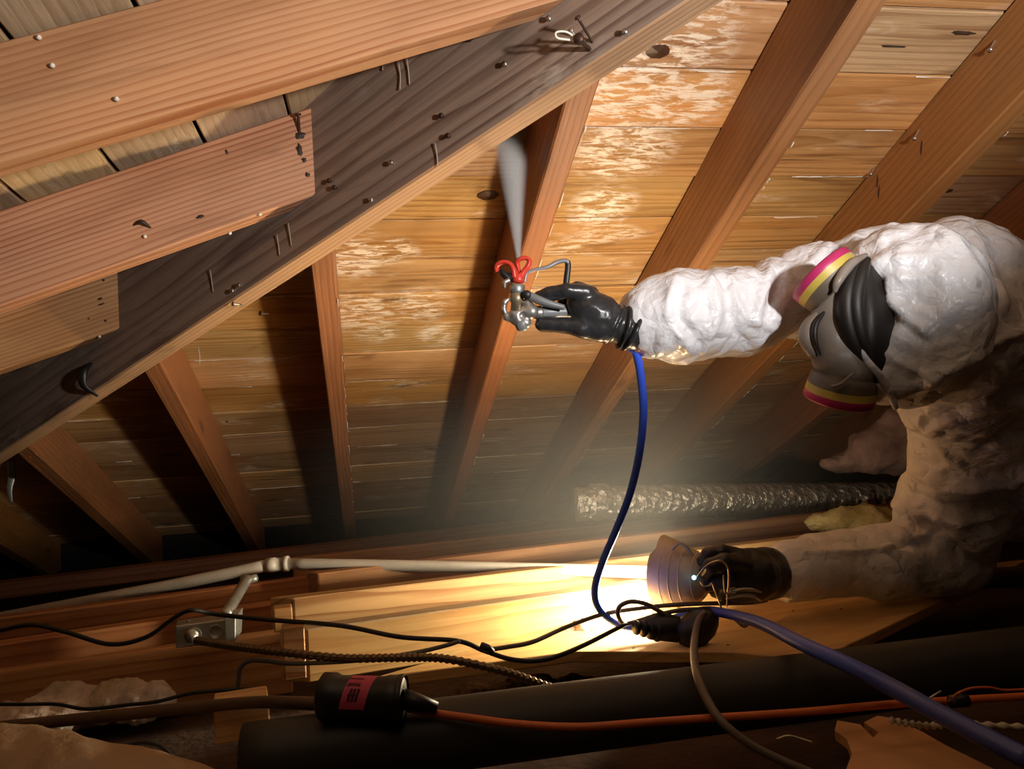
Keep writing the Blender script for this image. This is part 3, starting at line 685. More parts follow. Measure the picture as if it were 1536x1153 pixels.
# ------------------------------------------------------------------ the plywood board
zp = -0.4
pf = [Wz(560, 1016, zp), Wz(860, 977, zp), Wz(1100, 977, zp), Wz(1218, 992, zp), Wz(1545, 838, zp), Wz(960, 900, zp)]
bm = bmesh.new(); th = Vector((0, 0, -0.019))
mwp = frame(sum(pf, Vector()) / 6, (1, 0.12, 0), (0, 0, 1)); inv = mwp.inverted()
top = [bm.verts.new(inv @ p) for p in pf]; bot = [bm.verts.new(inv @ (p + th)) for p in pf]
bm.faces.new(top); bm.faces.new(bot[::-1])
for i in range(6): bm.faces.new((top[i], bot[i], bot[(i + 1) % 6], top[(i + 1) % 6]))
bmesh.ops.recalc_face_normals(bm, faces=bm.faces); bmesh.ops.bevel(bm, geom=bm.edges[:], offset=0.0015, segments=1, affect='EDGES')
me = bpy.data.meshes.new('plywood_board'); bm.to_mesh(me); bm.free()
ply = put('plywood_board', me, MW['ply'], None, mwp)
tag(ply, 'loose plywood board under the resting forearm and the clamp lamp', 'board')
for k, (px, py) in enumerate(((1190, 916), (1262, 913), (1092, 967), (950, 972))):
    blotch(ply, Wz(px, py, zp), (1, 0.2, 0), None, (0, 0, 1), 0.007, 0.004, M_stain, 40 + k)
# torn plywood scrap on the floor, lower right
zs = -0.405
sc = [(1256, 1080), (1290, 1086), (1310, 1106), (1318, 1098), (1296, 1083), (1316, 1073), (1345, 1078), (1385, 1098), (1420, 1118), (1505, 1160), (1265, 1165), (1278, 1130), (1270, 1108), (1252, 1095)]
sp_ = [Wz(x, y, zs) for x, y in sc]; V = sp_ + [p + Vector((0, 0, -0.012)) for p in sp_]; n_ = len(sp_)
F = [tuple(range(n_)), tuple(range(2 * n_ - 1, n_ - 1, -1))] + [(i, i + n_, (i + 1) % n_ + n_, (i + 1) % n_) for i in range(n_)]
o = from_pd('plywood_scrap', V, F, MW['ply'], smooth=False); tag(o, 'torn scrap of thin plywood lying at the lower right corner', 'board')

# right-hand end wall of the attic, behind the worker
wall = hexa('wall_right', [RAW(2.46, -0.6, -0.42), RAW(2.5, -0.6, -0.42), RAW(2.5, 4.2, -0.42), RAW(2.46, 4.2, -0.42),
                           RAW(2.46, -0.6, 1.3), RAW(2.5, -0.6, 1.3), RAW(2.5, 4.2, -0.41), RAW(2.46, 4.2, -0.41)], (0, 1, 0), (0, 0, 1), MW['redjoist'], bevel=0)
tag(wall, 'bare board end wall of the attic far at right', kind='structure')

# ================================================================== PIPES, DUCTS, INSULATION
t = empty('plastic_pipe', W(410, 846, 2.05)); tag(t, 'pale plastic water pipe with a white coupling lying across the joists', 'pipe')
tube('pipe_run', [W(-70, 940, 2.02), W(120, 904, 2.03), W(270, 875, 2.04), W(404, 847, 2.05)], 0.0148, M_pvc, t, seg=14, n=6)
tube('pipe_run', [W(430, 845, 2.05), W(600, 848, 1.98), W(800, 853, 1.86), W(1010, 859, 1.75)], [0.0138, 0.0138, 0.0140, 0.0142], M_pvc, t, seg=14, n=6)
a, b = W(400, 848, 2.05), W(433, 845, 2.05)
lathe('coupling', a, b, [(0, .0145), (0, .0185), (.024, .0185), (.024, .0165), (.044, .0165), (.044, .0195), (.056, .0195), (.056, .0138)], M_coupler, t)

def strap_pts(*p): return [W(*q) for q in p]
o = empty('foil_duct', W(1100, 748, 2.7)); tag(o, 'crinkled foil wrapped duct gleaming along the eave behind the lamp', 'duct')
pts = [on_y(px, py, 2.66) for px, py in ((862, 757), (950, 753), (1100, 750), (1250, 748), (1400, 747), (1560, 746))]
rnd = random.Random(3)
v, f = tube_vf(pts, 0.056, seg=48, n=40)
for i in range(len(v)):
    q = Vector(v[i]); n_ = noise.noise(q * 24) * 0.004 + (0.5 - abs(noise.noise(q * 60))) * 0.0035 + 0.0018 * noise.noise(q * 130)
    c = np.array(pts[0]) + (np.array(pts[-1]) - np.array(pts[0])) * (((v[i] - np.array(pts[0])) @ (np.array(pts[-1]) - np.array(pts[0]))) / np.sum((np.array(pts[-1]) - np.array(pts[0])) ** 2))
    d = v[i] - c; v[i] = v[i] + d / (np.linalg.norm(d) + 1e-9) * n_
from_pd('duct_wrap', v, f, M_foil, o)
for px in (900, 1290): 
    c = on_y(px, 751, 2.66); tube('foil_tape', [c - Vector((0.03, 0, 0)), c + Vector((0.03, 0, 0))], 0.060, M_foil, o, seg=32, n=2)

def lumps(name, centers, h, mat, label, cat, amp=0.012, fr=22.0, parent=None, k=0.03, squash=None):
    C = np.array([list(c[0]) for c in centers]); R = max(max(np.atleast_1d(c[1])) for c in centers)
    s = SDF(C.min(0) - R * 1.3 - .02, C.max(0) + R * 1.3 + .02, h)
    for c, r in centers: s.add(s.ell(c, r if hasattr(r, '__len__') else (r, r, r)), k)
    V, Q = s.mesh(); n_ = normals(V, Q)
    dsp = np.array([noise.noise(Vector(p) * fr) + 0.6 * noise.noise(Vector(p) * fr * 2.4) + 0.4 * noise.noise(Vector(p) * fr * 5.3) for p in V])
    V = V + n_ * (dsp * amp)[:, None]
    o = from_pd(name, V, Q, mat, parent)
    if label: tag(o, label, cat)
    return o
lumps('insulation_batt', [(W(1318, 664, 2.5), (.10, .06, .055)), (W(1352, 646, 2.5), (.07, .06, .075)), (W(1268, 692, 2.52), (.09, .05, .032)), (W(1345, 690, 2.5), (.10, .06, .045))], 0.012, M_pink, 'dusty pink insulation batt stuffed between rafters left of the worker', 'insulation', 0.014, 13)
lumps('insulation_scrap', [(W(1240, 782, 2.1), (.06, .04, .022)), (W(1290, 775, 2.08), (.07, .05, .03)), (W(1335, 785, 2.05), (.05, .04, .025))], 0.008, M_yelins, 'yellowish insulation scrap on the joist above the forearm', 'insulation', 0.01, 22)
lumps('insulation_clump', [(W(95, 1050, 1.45), (.055, .04, .034)), (W(45, 1072, 1.42), (.075, .05, .020)), (W(110, 1072, 1.42), (.06, .05, .014)), (W(5, 1076, 1.42), (.06, .05, .020))], 0.006, M_white, 'pinkish white insulation clump at the far lower left', 'insulation', 0.012, 26)
lumps('insulation_clump', [(W(172, 1047, 1.45), (.045, .035, .030)), (W(232, 1050, 1.45), (.030, .03, .025)), (W(200, 1058, 1.44), (.04, .03, .016))], 0.006, M_white, 'smaller grey white insulation clump below the steel junction box', 'insulation', 0.011, 26)
lumps('insulation_clump', [(W(860, 950, 1.60), (.034, .022, .016)), (W(888, 940, 1.60), (.026, .02, .018))], 0.004, M_white, 'glowing crumb of insulation left of the cord plug', 'insulation', 0.007, 45)
lumps('insulation_dust', [(W(740, 1040, 1.5), (.07, .04, .012)), (W(800, 1035, 1.5), (.08, .04, .014)), (W(900, 1040, 1.5), (.06, .04, .012))], 0.007, M_floor, 'brown dust and debris heap below the nearest lit joist', 'debris', 0.01, 30)

o = tube('drain_pipe', [RAW(-0.16, 1.11, -0.402), RAW(0.05, 1.10, -0.398), RAW(0.45, 1.09, -0.394), RAW(1.1, 1.07, -0.388), RAW(1.9, 1.05, -0.38)], 0.046, M_darkpipe, None, seg=32, n=6)
tag(o, 'black drain pipe crossing the shadowed foreground at lower right', 'pipe')
pts = [W(-170, 1200, .98), W(20, 1212, .98), W(170, 1240, .98), W(330, 1290, .98), W(420, 1330, .98)]
v, f = tube_vf(pts, 0.086, seg=40, n=24)
for i in range(len(v)):
    q = Vector(v[i]); v[i] += np.array((0, -0.3, 0.95)) * ((0.5 - abs(noise.noise(Vector((q.x * 18 + q.y * 10, q.y * 3, q.z * 5))))) * 0.020 + 0.004 * noise.noise(q * 40))
o = from_pd('wrapped_duct', v, f, M_oldfoil); tag(o, 'dusty brown wrapped flexible duct at the bottom left corner', 'duct')
o = tube('conduit_pipe', [W(1395, 873, 1.79), W(1480, 866, 1.79), W(1560, 864, 1.79)], 0.022, M_brownpipe, None, seg=16, n=4); tag(o, 'dull brown pipe beyond the elbow at the right edge', 'pipe')
# strap hanging at far left
p = W(16, 690, 2.6)
o = tube('metal_strap', [p, p + Vector((0.002, 0, -0.05)), p + Vector((-0.004, -0.004, -0.09)), p + Vector((-0.002, 0, -0.135))], [0.011, 0.012, 0.009, 0.005], M_galv, None, seg=8, flat=0.25, flat_dir=(0, 1, 0)); tag(o, 'grey metal strap hanging below the left end of the hip beam', 'strap')

# ================================================================== JUNCTION BOX
t = empty('junction_box', W(305, 968, 1.45)); tag(t, 'galvanised steel junction box with a threaded conduit stub', 'electrical box')
bo = W(264, 973, 1.44); bx = W(341, 962, 1.46) - bo; bz = Vector((0, 0, 0.040)); by = Vector((-0.14, 1.0, 0)) * 0.052
vf = box_vf(bo, bx, by, bz); ob = hexa('box_shell', [Vector(q) for q in vf[0]], bx, bz, M_galv, t, bevel=0.0022)
u = bx.normalized(); nf = Vector((u.y, -u.x, 0)).normalized()
for k, (fx, fz) in enumerate(((0.78, 0.5), (0.36, 0.5))):
    c = bo + bx * fx + bz * fz
    lathe('knockout', c + nf * 0.0002, c + nf, [(0, .0132), (.0016, .0128), (.0016, .0108), (.0008, .0104)], M_galv, t)
c = bo + bx * 0.3 + bz * 0.5; lathe('cable_connector', c, c + nf + Vector((0.3, 0, -.1)), [(0, .012), (.006, .012), (.006, .009), (.018, .009)], M_steel, t)
c = bo + bx * 0.98; hexa('cover_flange', [c + q for q in (Vector((0, -.006, 0)), Vector((.016, -.004, 0)), Vector((.02, .05, .004)), Vector((.002, .05, .004)), Vector((0, -.006, .042)), Vector((.018, -.004, .042)), Vector((.024, .05, .048)), Vector((.002, .05, .044)))], bx, bz, M_galv, t, bevel=0.001)
for fx in (0.25, 0.86): 
    c = bo + bx * fx + bz + by * 0.35; lathe('screw', c, c + Vector((0, 0, 1)), [(0, .0035), (.003, .0035), (.0036, .002)], M_steel, t, seg=10)
sa, sb = W(338, 922, 1.48), W(371, 868, 1.72)
L = (Vector(sb) - Vector(sa)).length; nr = 26
lathe('conduit_stub', sa, sb, [(L * i / nr, 0.0098 + (0.0012 if i % 2 else 0)) for i in range(nr + 1)], M_galv, t, seg=14)
lathe('locknut', W(362, 872, 1.72), W(386, 866, 1.72), [(0, .010), (.004, .014), (.012, .013), (.02, .009), (.034, .008)], M_galv, t, seg=8)

# ================================================================== CABLES
def cable(name, pts, r, mat, label, cat='cable', **kw):
    o = tube(name, [W(*p) for p in pts], r, mat, None, **kw); return tag(o, label, cat)
cable('black_cable', [(-40, 952, 1.42), (0, 945, 1.42), (48, 937, 1.42), (100, 948, 1.41), (165, 966, 1.40), (220, 955, 1.40), (262, 926, 1.40), (288, 915, 1.40), (325, 921, 1.42), (400, 929, 1.40), (510, 938, 1.38), (600, 955, 1.36), (686, 961, 1.35), (727, 976, 1.35), (770, 989, 1.35), (817, 989, 1.36), (870, 970, 1.39), (940, 935, 1.44)], 0.0040, M_black, 'thin black cable waving from the left edge over the steel box to the plug', seg=8, n=10)
vv = tube_vf([W(294, 960, 1.41), W(330, 966, 1.39), W(365, 971, 1.37), W(430, 979, 1.34), W(520, 987, 1.31), W(600, 986, 1.29), (W(670, 988, 1.28)), W(760, 1008, 1.27), W(830, 1032, 1.27), W(885, 1044, 1.28)], 0.0062, seg=10, n=34, rfun=lambda i, n: 1.0 + (0.16 if i % 4 < 2 else -0.08))
o = from_pd('armoured_cable', vv[0], vv[1], plain('armoured_jacket', (0.16, 0.11, 0.065), 0.3, 0.8)); tag(o, 'ribbed metal armoured cable leaving the junction box', 'cable')
cable('bent_cable', [(357, 1040, 1.36), (358, 1018, 1.36), (361, 1001, 1.36), (374, 991, 1.36), (400, 991, 1.35), (440, 995, 1.33), (540, 990, 1.31), (620, 979, 1.32), (668, 968, 1.34), (690, 961, 1.345)], 0.0038, plain('lead_grey_sheath', (0.12, 0.115, 0.11), 0.35, 0.3), 'grey black cable with a right angle bend beside the wood block', seg=8, n=10)
cable('lamp_cord', [(725, 975, 1.345), (760, 970, 1.36), (800, 962, 1.38), (850, 940, 1.42), (905, 921, 1.45), (960, 912, 1.47), (1010, 907, 1.48), (1060, 905, 1.50), (1120, 904, 1.53), (1150, 900, 1.55)], 0.0040, M_greycord, 'brown lamp cord running under the bell of the clamp lamp', seg=8, n=10)
o = tube('cable_tie', [W(722, 968, 1.34), W(732, 972, 1.335), W(738, 978, 1.335)], 0.0062, M_black, None, seg=8); tag(o, 'tiny tie knot where the two black cables cross', 'tie')
cable('cord_loop', [(1040, 935, 1.46), (1000, 922, 1.45), (970, 906, 1.44), (947, 902, 1.44), (930, 909, 1.44), (927, 922, 1.44), (936, 935, 1.45), (960, 930, 1.45), (990, 921, 1.45), (1030, 914, 1.455), (1075, 916, 1.46), (1100, 926, 1.455), (1116, 938, 1.45), (1122, 930, 1.45), (1118, 922, 1.46)], 0.0042, M_greycord, 'dark loop of thin cord above the plug', seg=8, n=10)
t = empty('cord_plug', W(1000, 945, 1.45)); tag(t, 'dark rubber cord plug and socket lying on the plywood edge', 'plug')
lathe('plug_body', W(948, 936, 1.45), W(1036, 946, 1.45), [(0, .007), (.012, .011), (.03, .019), (.036, .023), (.082, .023), (.086, .020), (.104, .021)], M_black, t, seg=18)
lathe('socket_body', W(1022, 962, 1.43), W(1078, 912, 1.46), [(0, .016), (.008, .026), (.03, .031), (.052, .030), (.07, .022), (.082, .012)], M_black, t, seg=20)
for k in range(4):
    p = W(952 + k * 10, 941 + k * 2, 1.437); lathe('strain_relief_ridge', p, Vector(p) + Vector((0.012, .002, -0.001)), [(0, .012 + k * .0015), (.004, .0135 + k * .0015), (.006, .012 + k * .0015)], M_black, t, seg=14)
cable('grey_cord', [(1058, 918, 1.43), (1049, 928, 1.42), (1044, 945, 1.36), (1041, 975, 1.21), (1045, 1010, 1.07), (1060, 1048, 1.02), (1085, 1084, 0.985), (1130, 1119, 0.97), (1195, 1150, 0.96), (1260, 1175, 0.95)], [0.0058] * 6 + [0.0052] * 4, M_greycord, 'grey extension cord curving from the plug down to the bottom edge', seg=10, n=10)
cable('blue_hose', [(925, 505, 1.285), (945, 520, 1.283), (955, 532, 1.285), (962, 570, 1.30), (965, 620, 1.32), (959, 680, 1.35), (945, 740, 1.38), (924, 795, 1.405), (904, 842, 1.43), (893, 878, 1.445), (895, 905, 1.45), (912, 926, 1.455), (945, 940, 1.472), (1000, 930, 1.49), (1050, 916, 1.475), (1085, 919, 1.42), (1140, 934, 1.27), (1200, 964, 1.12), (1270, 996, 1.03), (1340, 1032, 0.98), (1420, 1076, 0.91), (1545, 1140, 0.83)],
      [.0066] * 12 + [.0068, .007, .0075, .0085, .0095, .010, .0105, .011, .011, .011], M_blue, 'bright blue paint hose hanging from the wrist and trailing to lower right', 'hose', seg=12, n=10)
cable('orange_cord', [(612, 1062, 1.04), (640, 1068, 1.04), (700, 1076, 1.03), (780, 1086, 1.02), (870, 1090, 1.01), (960, 1084, 1.01), (1060, 1077, 1.01), (1200, 1068, 1.01), (1350, 1055, 1.02), (1560, 1043, 1.03)], 0.0050, M_orange, 'orange extension cord running along the black drain pipe', 'cord', seg=10, n=8)
cable('thin_red_wire', [(1424, 1052, 1.01), (1436, 1040, 1.0), (1458, 1032, 1.0), (1485, 1031, 1.0), (1510, 1035, 1.0), (1560, 1032, 1.0)], 0.0016, M_orange, 'thin reddish wire looping above the orange cord at right', 'wire', seg=6)
o = tube('cord_wrap', [W(1425, 1052, 1.008), W(1452, 1050, 1.008)], 0.0078, M_black, None, seg=10, n=3); tag(o, 'black tape wrap around the orange cord at right', 'tape')
o = tube('bent_nail', [W(1386, 1052, 1.0), W(1412, 1036, 1.0)], 0.0014, M_steel, None, seg=6, n=3); tag(o, 'bright wire nail sticking up beside the dark hose at right', 'nail')
vv = tube_vf([W(1335, 1080, .97), W(1390, 1088, .97), W(1450, 1086, .97), W(1560, 1092, .97)], 0.0036, seg=8, n=30, rfun=lambda i, n: 1.0 + 0.35 * math.sin(i * 1.1))
o = from_pd('braided_rope', vv[0], vv[1], M_rope); tag(o, 'short pale braided rope at the lower right edge', 'rope')
cable('shaded_cord', [(-40, 1094, 1.16), (60, 1084, 1.16), (180, 1072, 1.15), (280, 1062, 1.14), (380, 1053, 1.12), (440, 1054, 1.08), (490, 1056, 1.06)], [0.0085] * 7, M_brownpipe, 'thick orange cord painted brown for shade, entering the black coupler from left', 'cord', seg=10, n=8)  # left run of the orange cord, its shade painted in as brown
cable('black_wire', [(-40, 1056, 1.34), (40, 1056, 1.34), (85, 1056, 1.34), (130, 1063, 1.33), (190, 1057, 1.33), (235, 1052, 1.33), (290, 1039, 1.34), (350, 1034, 1.35), (400, 1033, 1.35)], 0.0030, M_black, 'thin black wire crossing in front of the insulation clumps', 'wire', seg=8, n=8)
cable('black_wire', [(190, 1118, 1.05), (215, 1113, 1.05), (240, 1118, 1.05), (258, 1135, 1.05)], 0.003, M_black, 'short black wire arching over the wrapped duct', 'wire', seg=8)
o = tube('wood_shaving', [W(1165, 1108, .95), W(1182, 1103, .95), W(1200, 1107, .95), W(1218, 1113, .95)], 0.0012, M_residue, None, seg=5); tag(o, 'curled wood shaving in the dark beside the plywood scrap', 'shaving')
# black coupler with the pink label
t = empty('cord_coupler', W(545, 1070, 1.03)); tag(t, 'black weatherproof cord coupler with a pink printed label', 'coupler')
ca, cb = W(478, 1044, 1.04), W(604, 1048, 1.03)
L = (Vector(cb) - Vector(ca)).length; ux = (Vector(cb) - Vector(ca)).normalized(); R_ = 0.0295
lathe('housing', ca, cb, [(0, .010), (.002, .024), (.006, R_), (.022, R_), (.028, .0265), (.085, .0265), (.090, .0285), (L - .003, .0285), (L, .025), (L, .012)], M_black, t, seg=28)
lathe('end_ring', cb - ux * 0.006, cb + ux, [(0, .0292), (.002, .0302), (.006, .0302), (.008, .0285)], M_black, t, seg=28, cap=False)
lathe('cord_boot', cb, W(660, 1062, 1.035), [(0, .013), (.02, .011), (.045, .007)], M_black, t, seg=16)
vc = np.array(ca); axu = np.array(ux)
toc = -vc + np.array((0, 0, LIFT)); toc -= axu * (toc @ axu); toc /= np.linalg.norm(toc); up_ = np.cross(axu, toc); up_ = up_ if up_[2] > 0 else -up_
def patch(t0, t1, a0, a1, r, skew=0.0, n=10):
    V, F = [], []
    for i in range(n + 1):
        a = a0 + (a1 - a0) * i / n
        for tt in (t0, t1):
            V.append(vc + axu * (tt + skew * (a - a0)) + r * (math.cos(a) * toc + math.sin(a) * up_))
    F = [(2 * i, 2 * i + 1, 2 * i + 3, 2 * i + 2) for i in range(n)]; return np.array(V), F
v, f = patch(0.034, 0.066, -0.55, 1.35, 0.0270, 0.006); lab = from_pd('label', v, f, M_pinklabel, t); lab['label'] = 'pink printed label'
for t0, t1, a0, a1 in ((.043, .061, .92, .99), (.043, .059, .63, .67), (.043, .059, .53, .60), (.042, .045, .49, .53), (.056, .059, .49, .53), (.044, .0475, -.2, .38), (.0487, .0522, -.2, .38), (.0535, .057, -.2, .38), (.044, .057, .05, .12)):
    v, f = patch(t0, t1, a0, a1, 0.0273, 0.006, 4); from_pd('print_mark', v, f, M_ink, t)

# ================================================================== THE WORKER
person = empty('person', W(1500, 860, 1.75))
tag(person, 'person in hooded white coverall and respirator leaning in from the right, one arm raised', 'person')
A = lambda px, py, d: np.array(W(px, py, d))
arm_r = [(A(1450, 425, 1.47), .095), (A(1330, 424, 1.43), .083), (A(1215, 437, 1.385), .062), (A(1100, 465, 1.335), .060), (A(1025, 474, 1.305), .058), (A(994, 479, 1.295), .051), (A(982, 482, 1.29), .044)]
arm_l1 = [(A(1450, 590, 1.50), .095), (A(1450, 680, 1.58), .074), (A(1425, 770, 1.66), .090), (A(1405, 830, 1.69), .076)]
arm_l2 = [(A(1425, 832, 1.69), .080), (A(1320, 844, 1.65), .068), (A(1225, 848, 1.62), .060)]
cuff_l = [(A(1240, 851, 1.61), .054), (A(1186, 856, 1.585), .056)]
lo = np.array([0.33, 0.95, -0.45 + LIFT]); hi = np.array([1.98, 2.05, 0.52 + LIFT])
S = SDF(lo, hi, 0.0062)
S.chain(arm_r, 0.02, 0.03)
S.add(S.cap(A(1520, 530, 1.60), A(1800, 620, 1.75), .165, .20), 0.05)            # trunk
S.add(S.cap(A(1425, 385, 1.50), A(1540, 450, 1.58), .052, .085), 0.04)           # right shoulder under the cloth
S.add(S.cap(A(1435, 590, 1.48), A(1600, 680, 1.66), .085, .15), 0.04)            # chest towards the left armpit
S.chain(arm_l1, 0.03, 0.03)
S.add(S.cap(A(1500, 735, 1.68), A(1700, 700, 1.75), .085, .16), 0.04)            # loose cloth between arm and trunk
S.chain(arm_l2, 0.03, 0.02); S.chain(cuff_l, 0.004)
hood_c = A(1368, 475, 1.27)
S.add(S.ell(hood_c, (.092, .128, .125), np.array([_r, _d, _f])), 0.035)
S.add(S.cap(A(1330, 425, 1.235), A(1322, 545, 1.235), .060, .050), 0.03)           # hood brim towards the face
S.add(S.cap(A(1420, 500, 1.36), A(1490, 520, 1.5), .10, .13), 0.05)              # neck cloth
S.sub(S.cap(A(1205, 425, 1.20), A(1262, 640, 1.20), .060, .050), 0.01)           # face opening
S.sub(S.ell(A(1292, 492, 1.22), (.030, .075, .075), np.array([_r, _d, _f])), 0.012)
V, Q = S.mesh()
V = relax(V, Q, 1); n_ = normals(V, Q)
ridge = lambda p, f: 1.0 - 2.0 * abs(noise.noise(p * f))
armdir = _n(arm_r[-1][0] - arm_r[0][0]); forel = _n(arm_l2[-1][0] - arm_l2[0][0]); upl = _n(arm_l1[-1][0] - arm_l1[0][0])
D = np.zeros(len(V))
for i, p in enumerate(V):
    q = Vector(p)
    # folds run across each sleeve; the hood and trunk crumple in all directions
    dr = np.linalg.norm(p - (arm_r[0][0] + armdir * np.clip((p - arm_r[0][0]) @ armdir, 0, .6)))
    onarm = max(0.0, 1 - max(0.0, dr - 0.075) / 0.04) * (1 if p[0] < 1.0 else 0.4)
    l2 = np.linalg.norm(p - (arm_l2[0][0] + forel * np.clip((p - arm_l2[0][0]) @ forel, 0, .45)))
    onfore = max(0.0, 1 - max(0.0, l2 - 0.08) / 0.04)
    ta = (p @ armdir)
    fold = ridge(Vector((ta * 17 + p[2] * 5, p[2] * 6 - ta * 3, p[1] * 6)), 1.0)
    fold2 = ridge(Vector((ta * 38 + p[2] * 18, p[2] * 16, p[1] * 14)), 1.0)
    crump = ridge(q, 7.0); c2 = ridge(q + Vector((3, 1, 2)), 15.0); c3 = ridge(q + Vector((9, 5, 1)), 34.0)
    d_arm = 0.0085 * fold + 0.0042 * fold2 + 0.0014 * c3
    d_body = 0.013 * crump + 0.0075 * c2 + 0.0026 * c3
    d_fore = 0.004 * crump + 0.0025 * c2 + 0.0006 * c3
    d = d_body * (1 - onarm) + d_arm * onarm
    D[i] = d * (1 - onfore) + d_fore * onfore
# the long creases of the cloth, each along its own line over the side that was seen
CREASE = [(1, 7, 8, [(1385, 705), (1430, 725), (1490, 722), (1545, 696)]), (-1, 8, 8, [(1390, 690), (1435, 708), (1500, 700), (1545, 676)]),
          (1, 8, 8, [(1345, 757), (1400, 774), (1460, 776), (1545, 742)]), (-1, 8, 9, [(1372, 740), (1420, 752), (1480, 750), (1545, 722)]),
          (-1, 10, 9, [(1392, 782), (1425, 806), (1458, 834), (1478, 848)]), (1, 7, 6, [(1408, 780), (1440, 806), (1470, 832)]),
          (-1, 7, 7, [(1338, 800), (1362, 818), (1392, 816)]), (1, 6, 5, [(1336, 790), (1360, 806), (1390, 802)]), (-1, 6, 5, [(1338, 832), (1365, 858), (1398, 886)]), (1, 5, 4, [(1225, 830), (1290, 826), (1335, 820)]),
          (-1, 7, 7, [(1290, 386), (1350, 362), (1420, 350), (1462, 402), (1486, 470)]), (1, 8, 6, [(1440, 345), (1475, 395), (1500, 460)]),
          (1, 6, 6, [(1292, 415), (1330, 452), (1390, 498)]), (-1, 6, 6, [(1290, 436), (1330, 472), (1384, 512)]), (1, 6, 6, [(1302, 476), (1345, 540), (1400, 556)]),
          (1, 6, 5, [(1345, 392), (1385, 390), (1410, 402), (1404, 414), (1350, 418)]), (-1, 6, 5, [(1340, 402), (1300, 440)]), (1, 5, 5, [(1330, 420), (1345, 455), (1390, 470)]),
          (1, 7, 6, [(1400, 640), (1460, 606), (1545, 590)]), (-1, 8, 7, [(1400, 625), (1460, 590), (1545, 572)]), (1, 7, 6, [(1380, 565), (1450, 530), (1545, 486)]), (1, 7, 7, [(1360, 600), (1385, 650), (1440, 690)]),
          (-1, 7, 7, [(1420, 640), (1480, 650), (1545, 640)]), (-1, 6, 6, [(1470, 668), (1510, 640), (1545, 632)]),
          (1, 6, 6, [(1155, 405), (1140, 440), (1128, 480)]), (-1, 5, 5, [(1172, 410), (1158, 446), (1140, 490)]), (1, 6, 6, [(1060, 428), (1068, 470), (1052, 520)]), (1, 5, 6, [(1012, 428), (1000, 470), (1032, 520)]), (-1, 5, 6, [(1024, 440), (1016, 470), (1046, 510)]),
          (1, 5, 5, [(1095, 425), (1110, 470), (1160, 492)]), (-1, 5, 5, [(1085, 430), (1090, 480), (1120, 510)]), (1, 6, 5, [(1252, 366), (1225, 392), (1200, 404)]), (1, 6, 5, [(1292, 354), (1276, 376)]), (-1, 5, 5, [(1272, 362), (1250, 386)]), (1, 6, 5, [(1340, 344), (1322, 366)]), (-1, 5, 5, [(1316, 350), (1300, 372)])]
_c = (V - np.array((0, 0, LIFT))) @ ROT; _px = np.stack([CX + FPX * _c[:, 0] / _c[:, 2], CY + FPX * _c[:, 1] / _c[:, 2]], 1)
_face = np.clip(-(n_ * (V - np.array((0, 0, LIFT)))).sum(1) / np.linalg.norm(V - np.array((0, 0, LIFT)), axis=1) * 2.5, 0, 1)
for sg, wd_, am, line in CREASE:
    q = np.array([c[:2] for c in catmull([(x, y, 0) for x, y in line], 6)]); best = np.full(len(V), 1e9)
    for a_, b_ in zip(q, q[1:]):
        ab = b_ - a_; t_ = np.clip(((_px - a_) @ ab) / (ab @ ab + 1e-9), 0, 1); best = np.minimum(best, np.linalg.norm(_px - a_ - t_[:, None] * ab, axis=1))
    D += sg * am * 0.001 * 1.25 * np.exp(-(best / wd_) ** 2) * _face
V = V + n_ * D[:, None]
zmin = -0.398 + LIFT
V[:, 2] = np.maximum(V[:, 2], zmin)
coverall = from_pd('coverall', V, Q, M_suit, person); coverall['label'] = 'crumpled white hooded coverall with grime'
# outer sleeve hem on the resting forearm and elastic hem at the raised wrist
def ring_at(c, ax, r, w, mat, name, sx=1.0):
    lathe(name, np.array(c) - np.array(ax) * w, np.array(c) + np.array(ax), [(0, r), (w * .6, r * 1.05), (w * 1.4, r * 1.05), (w * 2, r)], mat, person, seg=28, cap=False)
ring_at(A(1222, 848, 1.62), forel, .059, .006, M_suit, 'sleeve_hem')
ring_at(A(953, 484, 1.284), armdir, .041, .005, M_suit, 'sleeve_hem')

# ---- head inside the hood, face turned left, crown towards us
FACE = -_r * 0.97 + _f * 0.2; FACE = FACE.normalized()
CROWN = (-_f - _r * 0.15); CROWN = (CROWN - FACE * CROWN.dot(FACE)).normalized(); SIDE = FACE.cross(CROWN)
hc_ = W(1345, 492, 1.275)
S = SDF(np.array(hc_) - .16, np.array(hc_) + .16, 0.005); ax = np.array([FACE, CROWN, SIDE])
S.add(S.ell(hc_, (.084, .105, .070), ax)); hv = np.array(hc_); fa, cr, sd = (np.array(q) for q in (FACE, CROWN, SIDE))
S.add(S.cap(hv + fa * .05 - cr * .07, hv + fa * .05 - cr * .085, .038, .034), .03)                # jaw
S.add(S.cap(hv + fa * .078 + cr * .012, hv + fa * .094 - cr * .022, .009, .014), .012)             # nose
for k in (-1, 1): S.sub(S.ell(hv + fa * .082 + cr * .012 + sd * .031 * k, (.012, .011, .016), ax), .012)
for k in (-1, 1): S.add(S.ell(hv - fa * .005 - cr * .01 + sd * .072 * k, (.02, .03, .008), ax), .006)
S.add(S.cap(hv - cr * .09, hv - cr * .15 - fa * .03, .052, .055), .03)
V, Q = S.mesh(); head = from_pd('head', V, Q, M_skin, person)
for k in (-1, 1):
    e = Vector(hv + fa * .070 + cr * .012 + sd * .031 * k)
    lathe('eye', e - FACE * .012, e + FACE, [(0, .002), (.004, .009), (.012, .012), (.020, .009), (.024, .003)], M_eye, head, seg=14)
    lathe('iris', e + FACE * .0105, e + FACE, [(0, .0052), (.0018, .0045)], M_iris, head, seg=12)
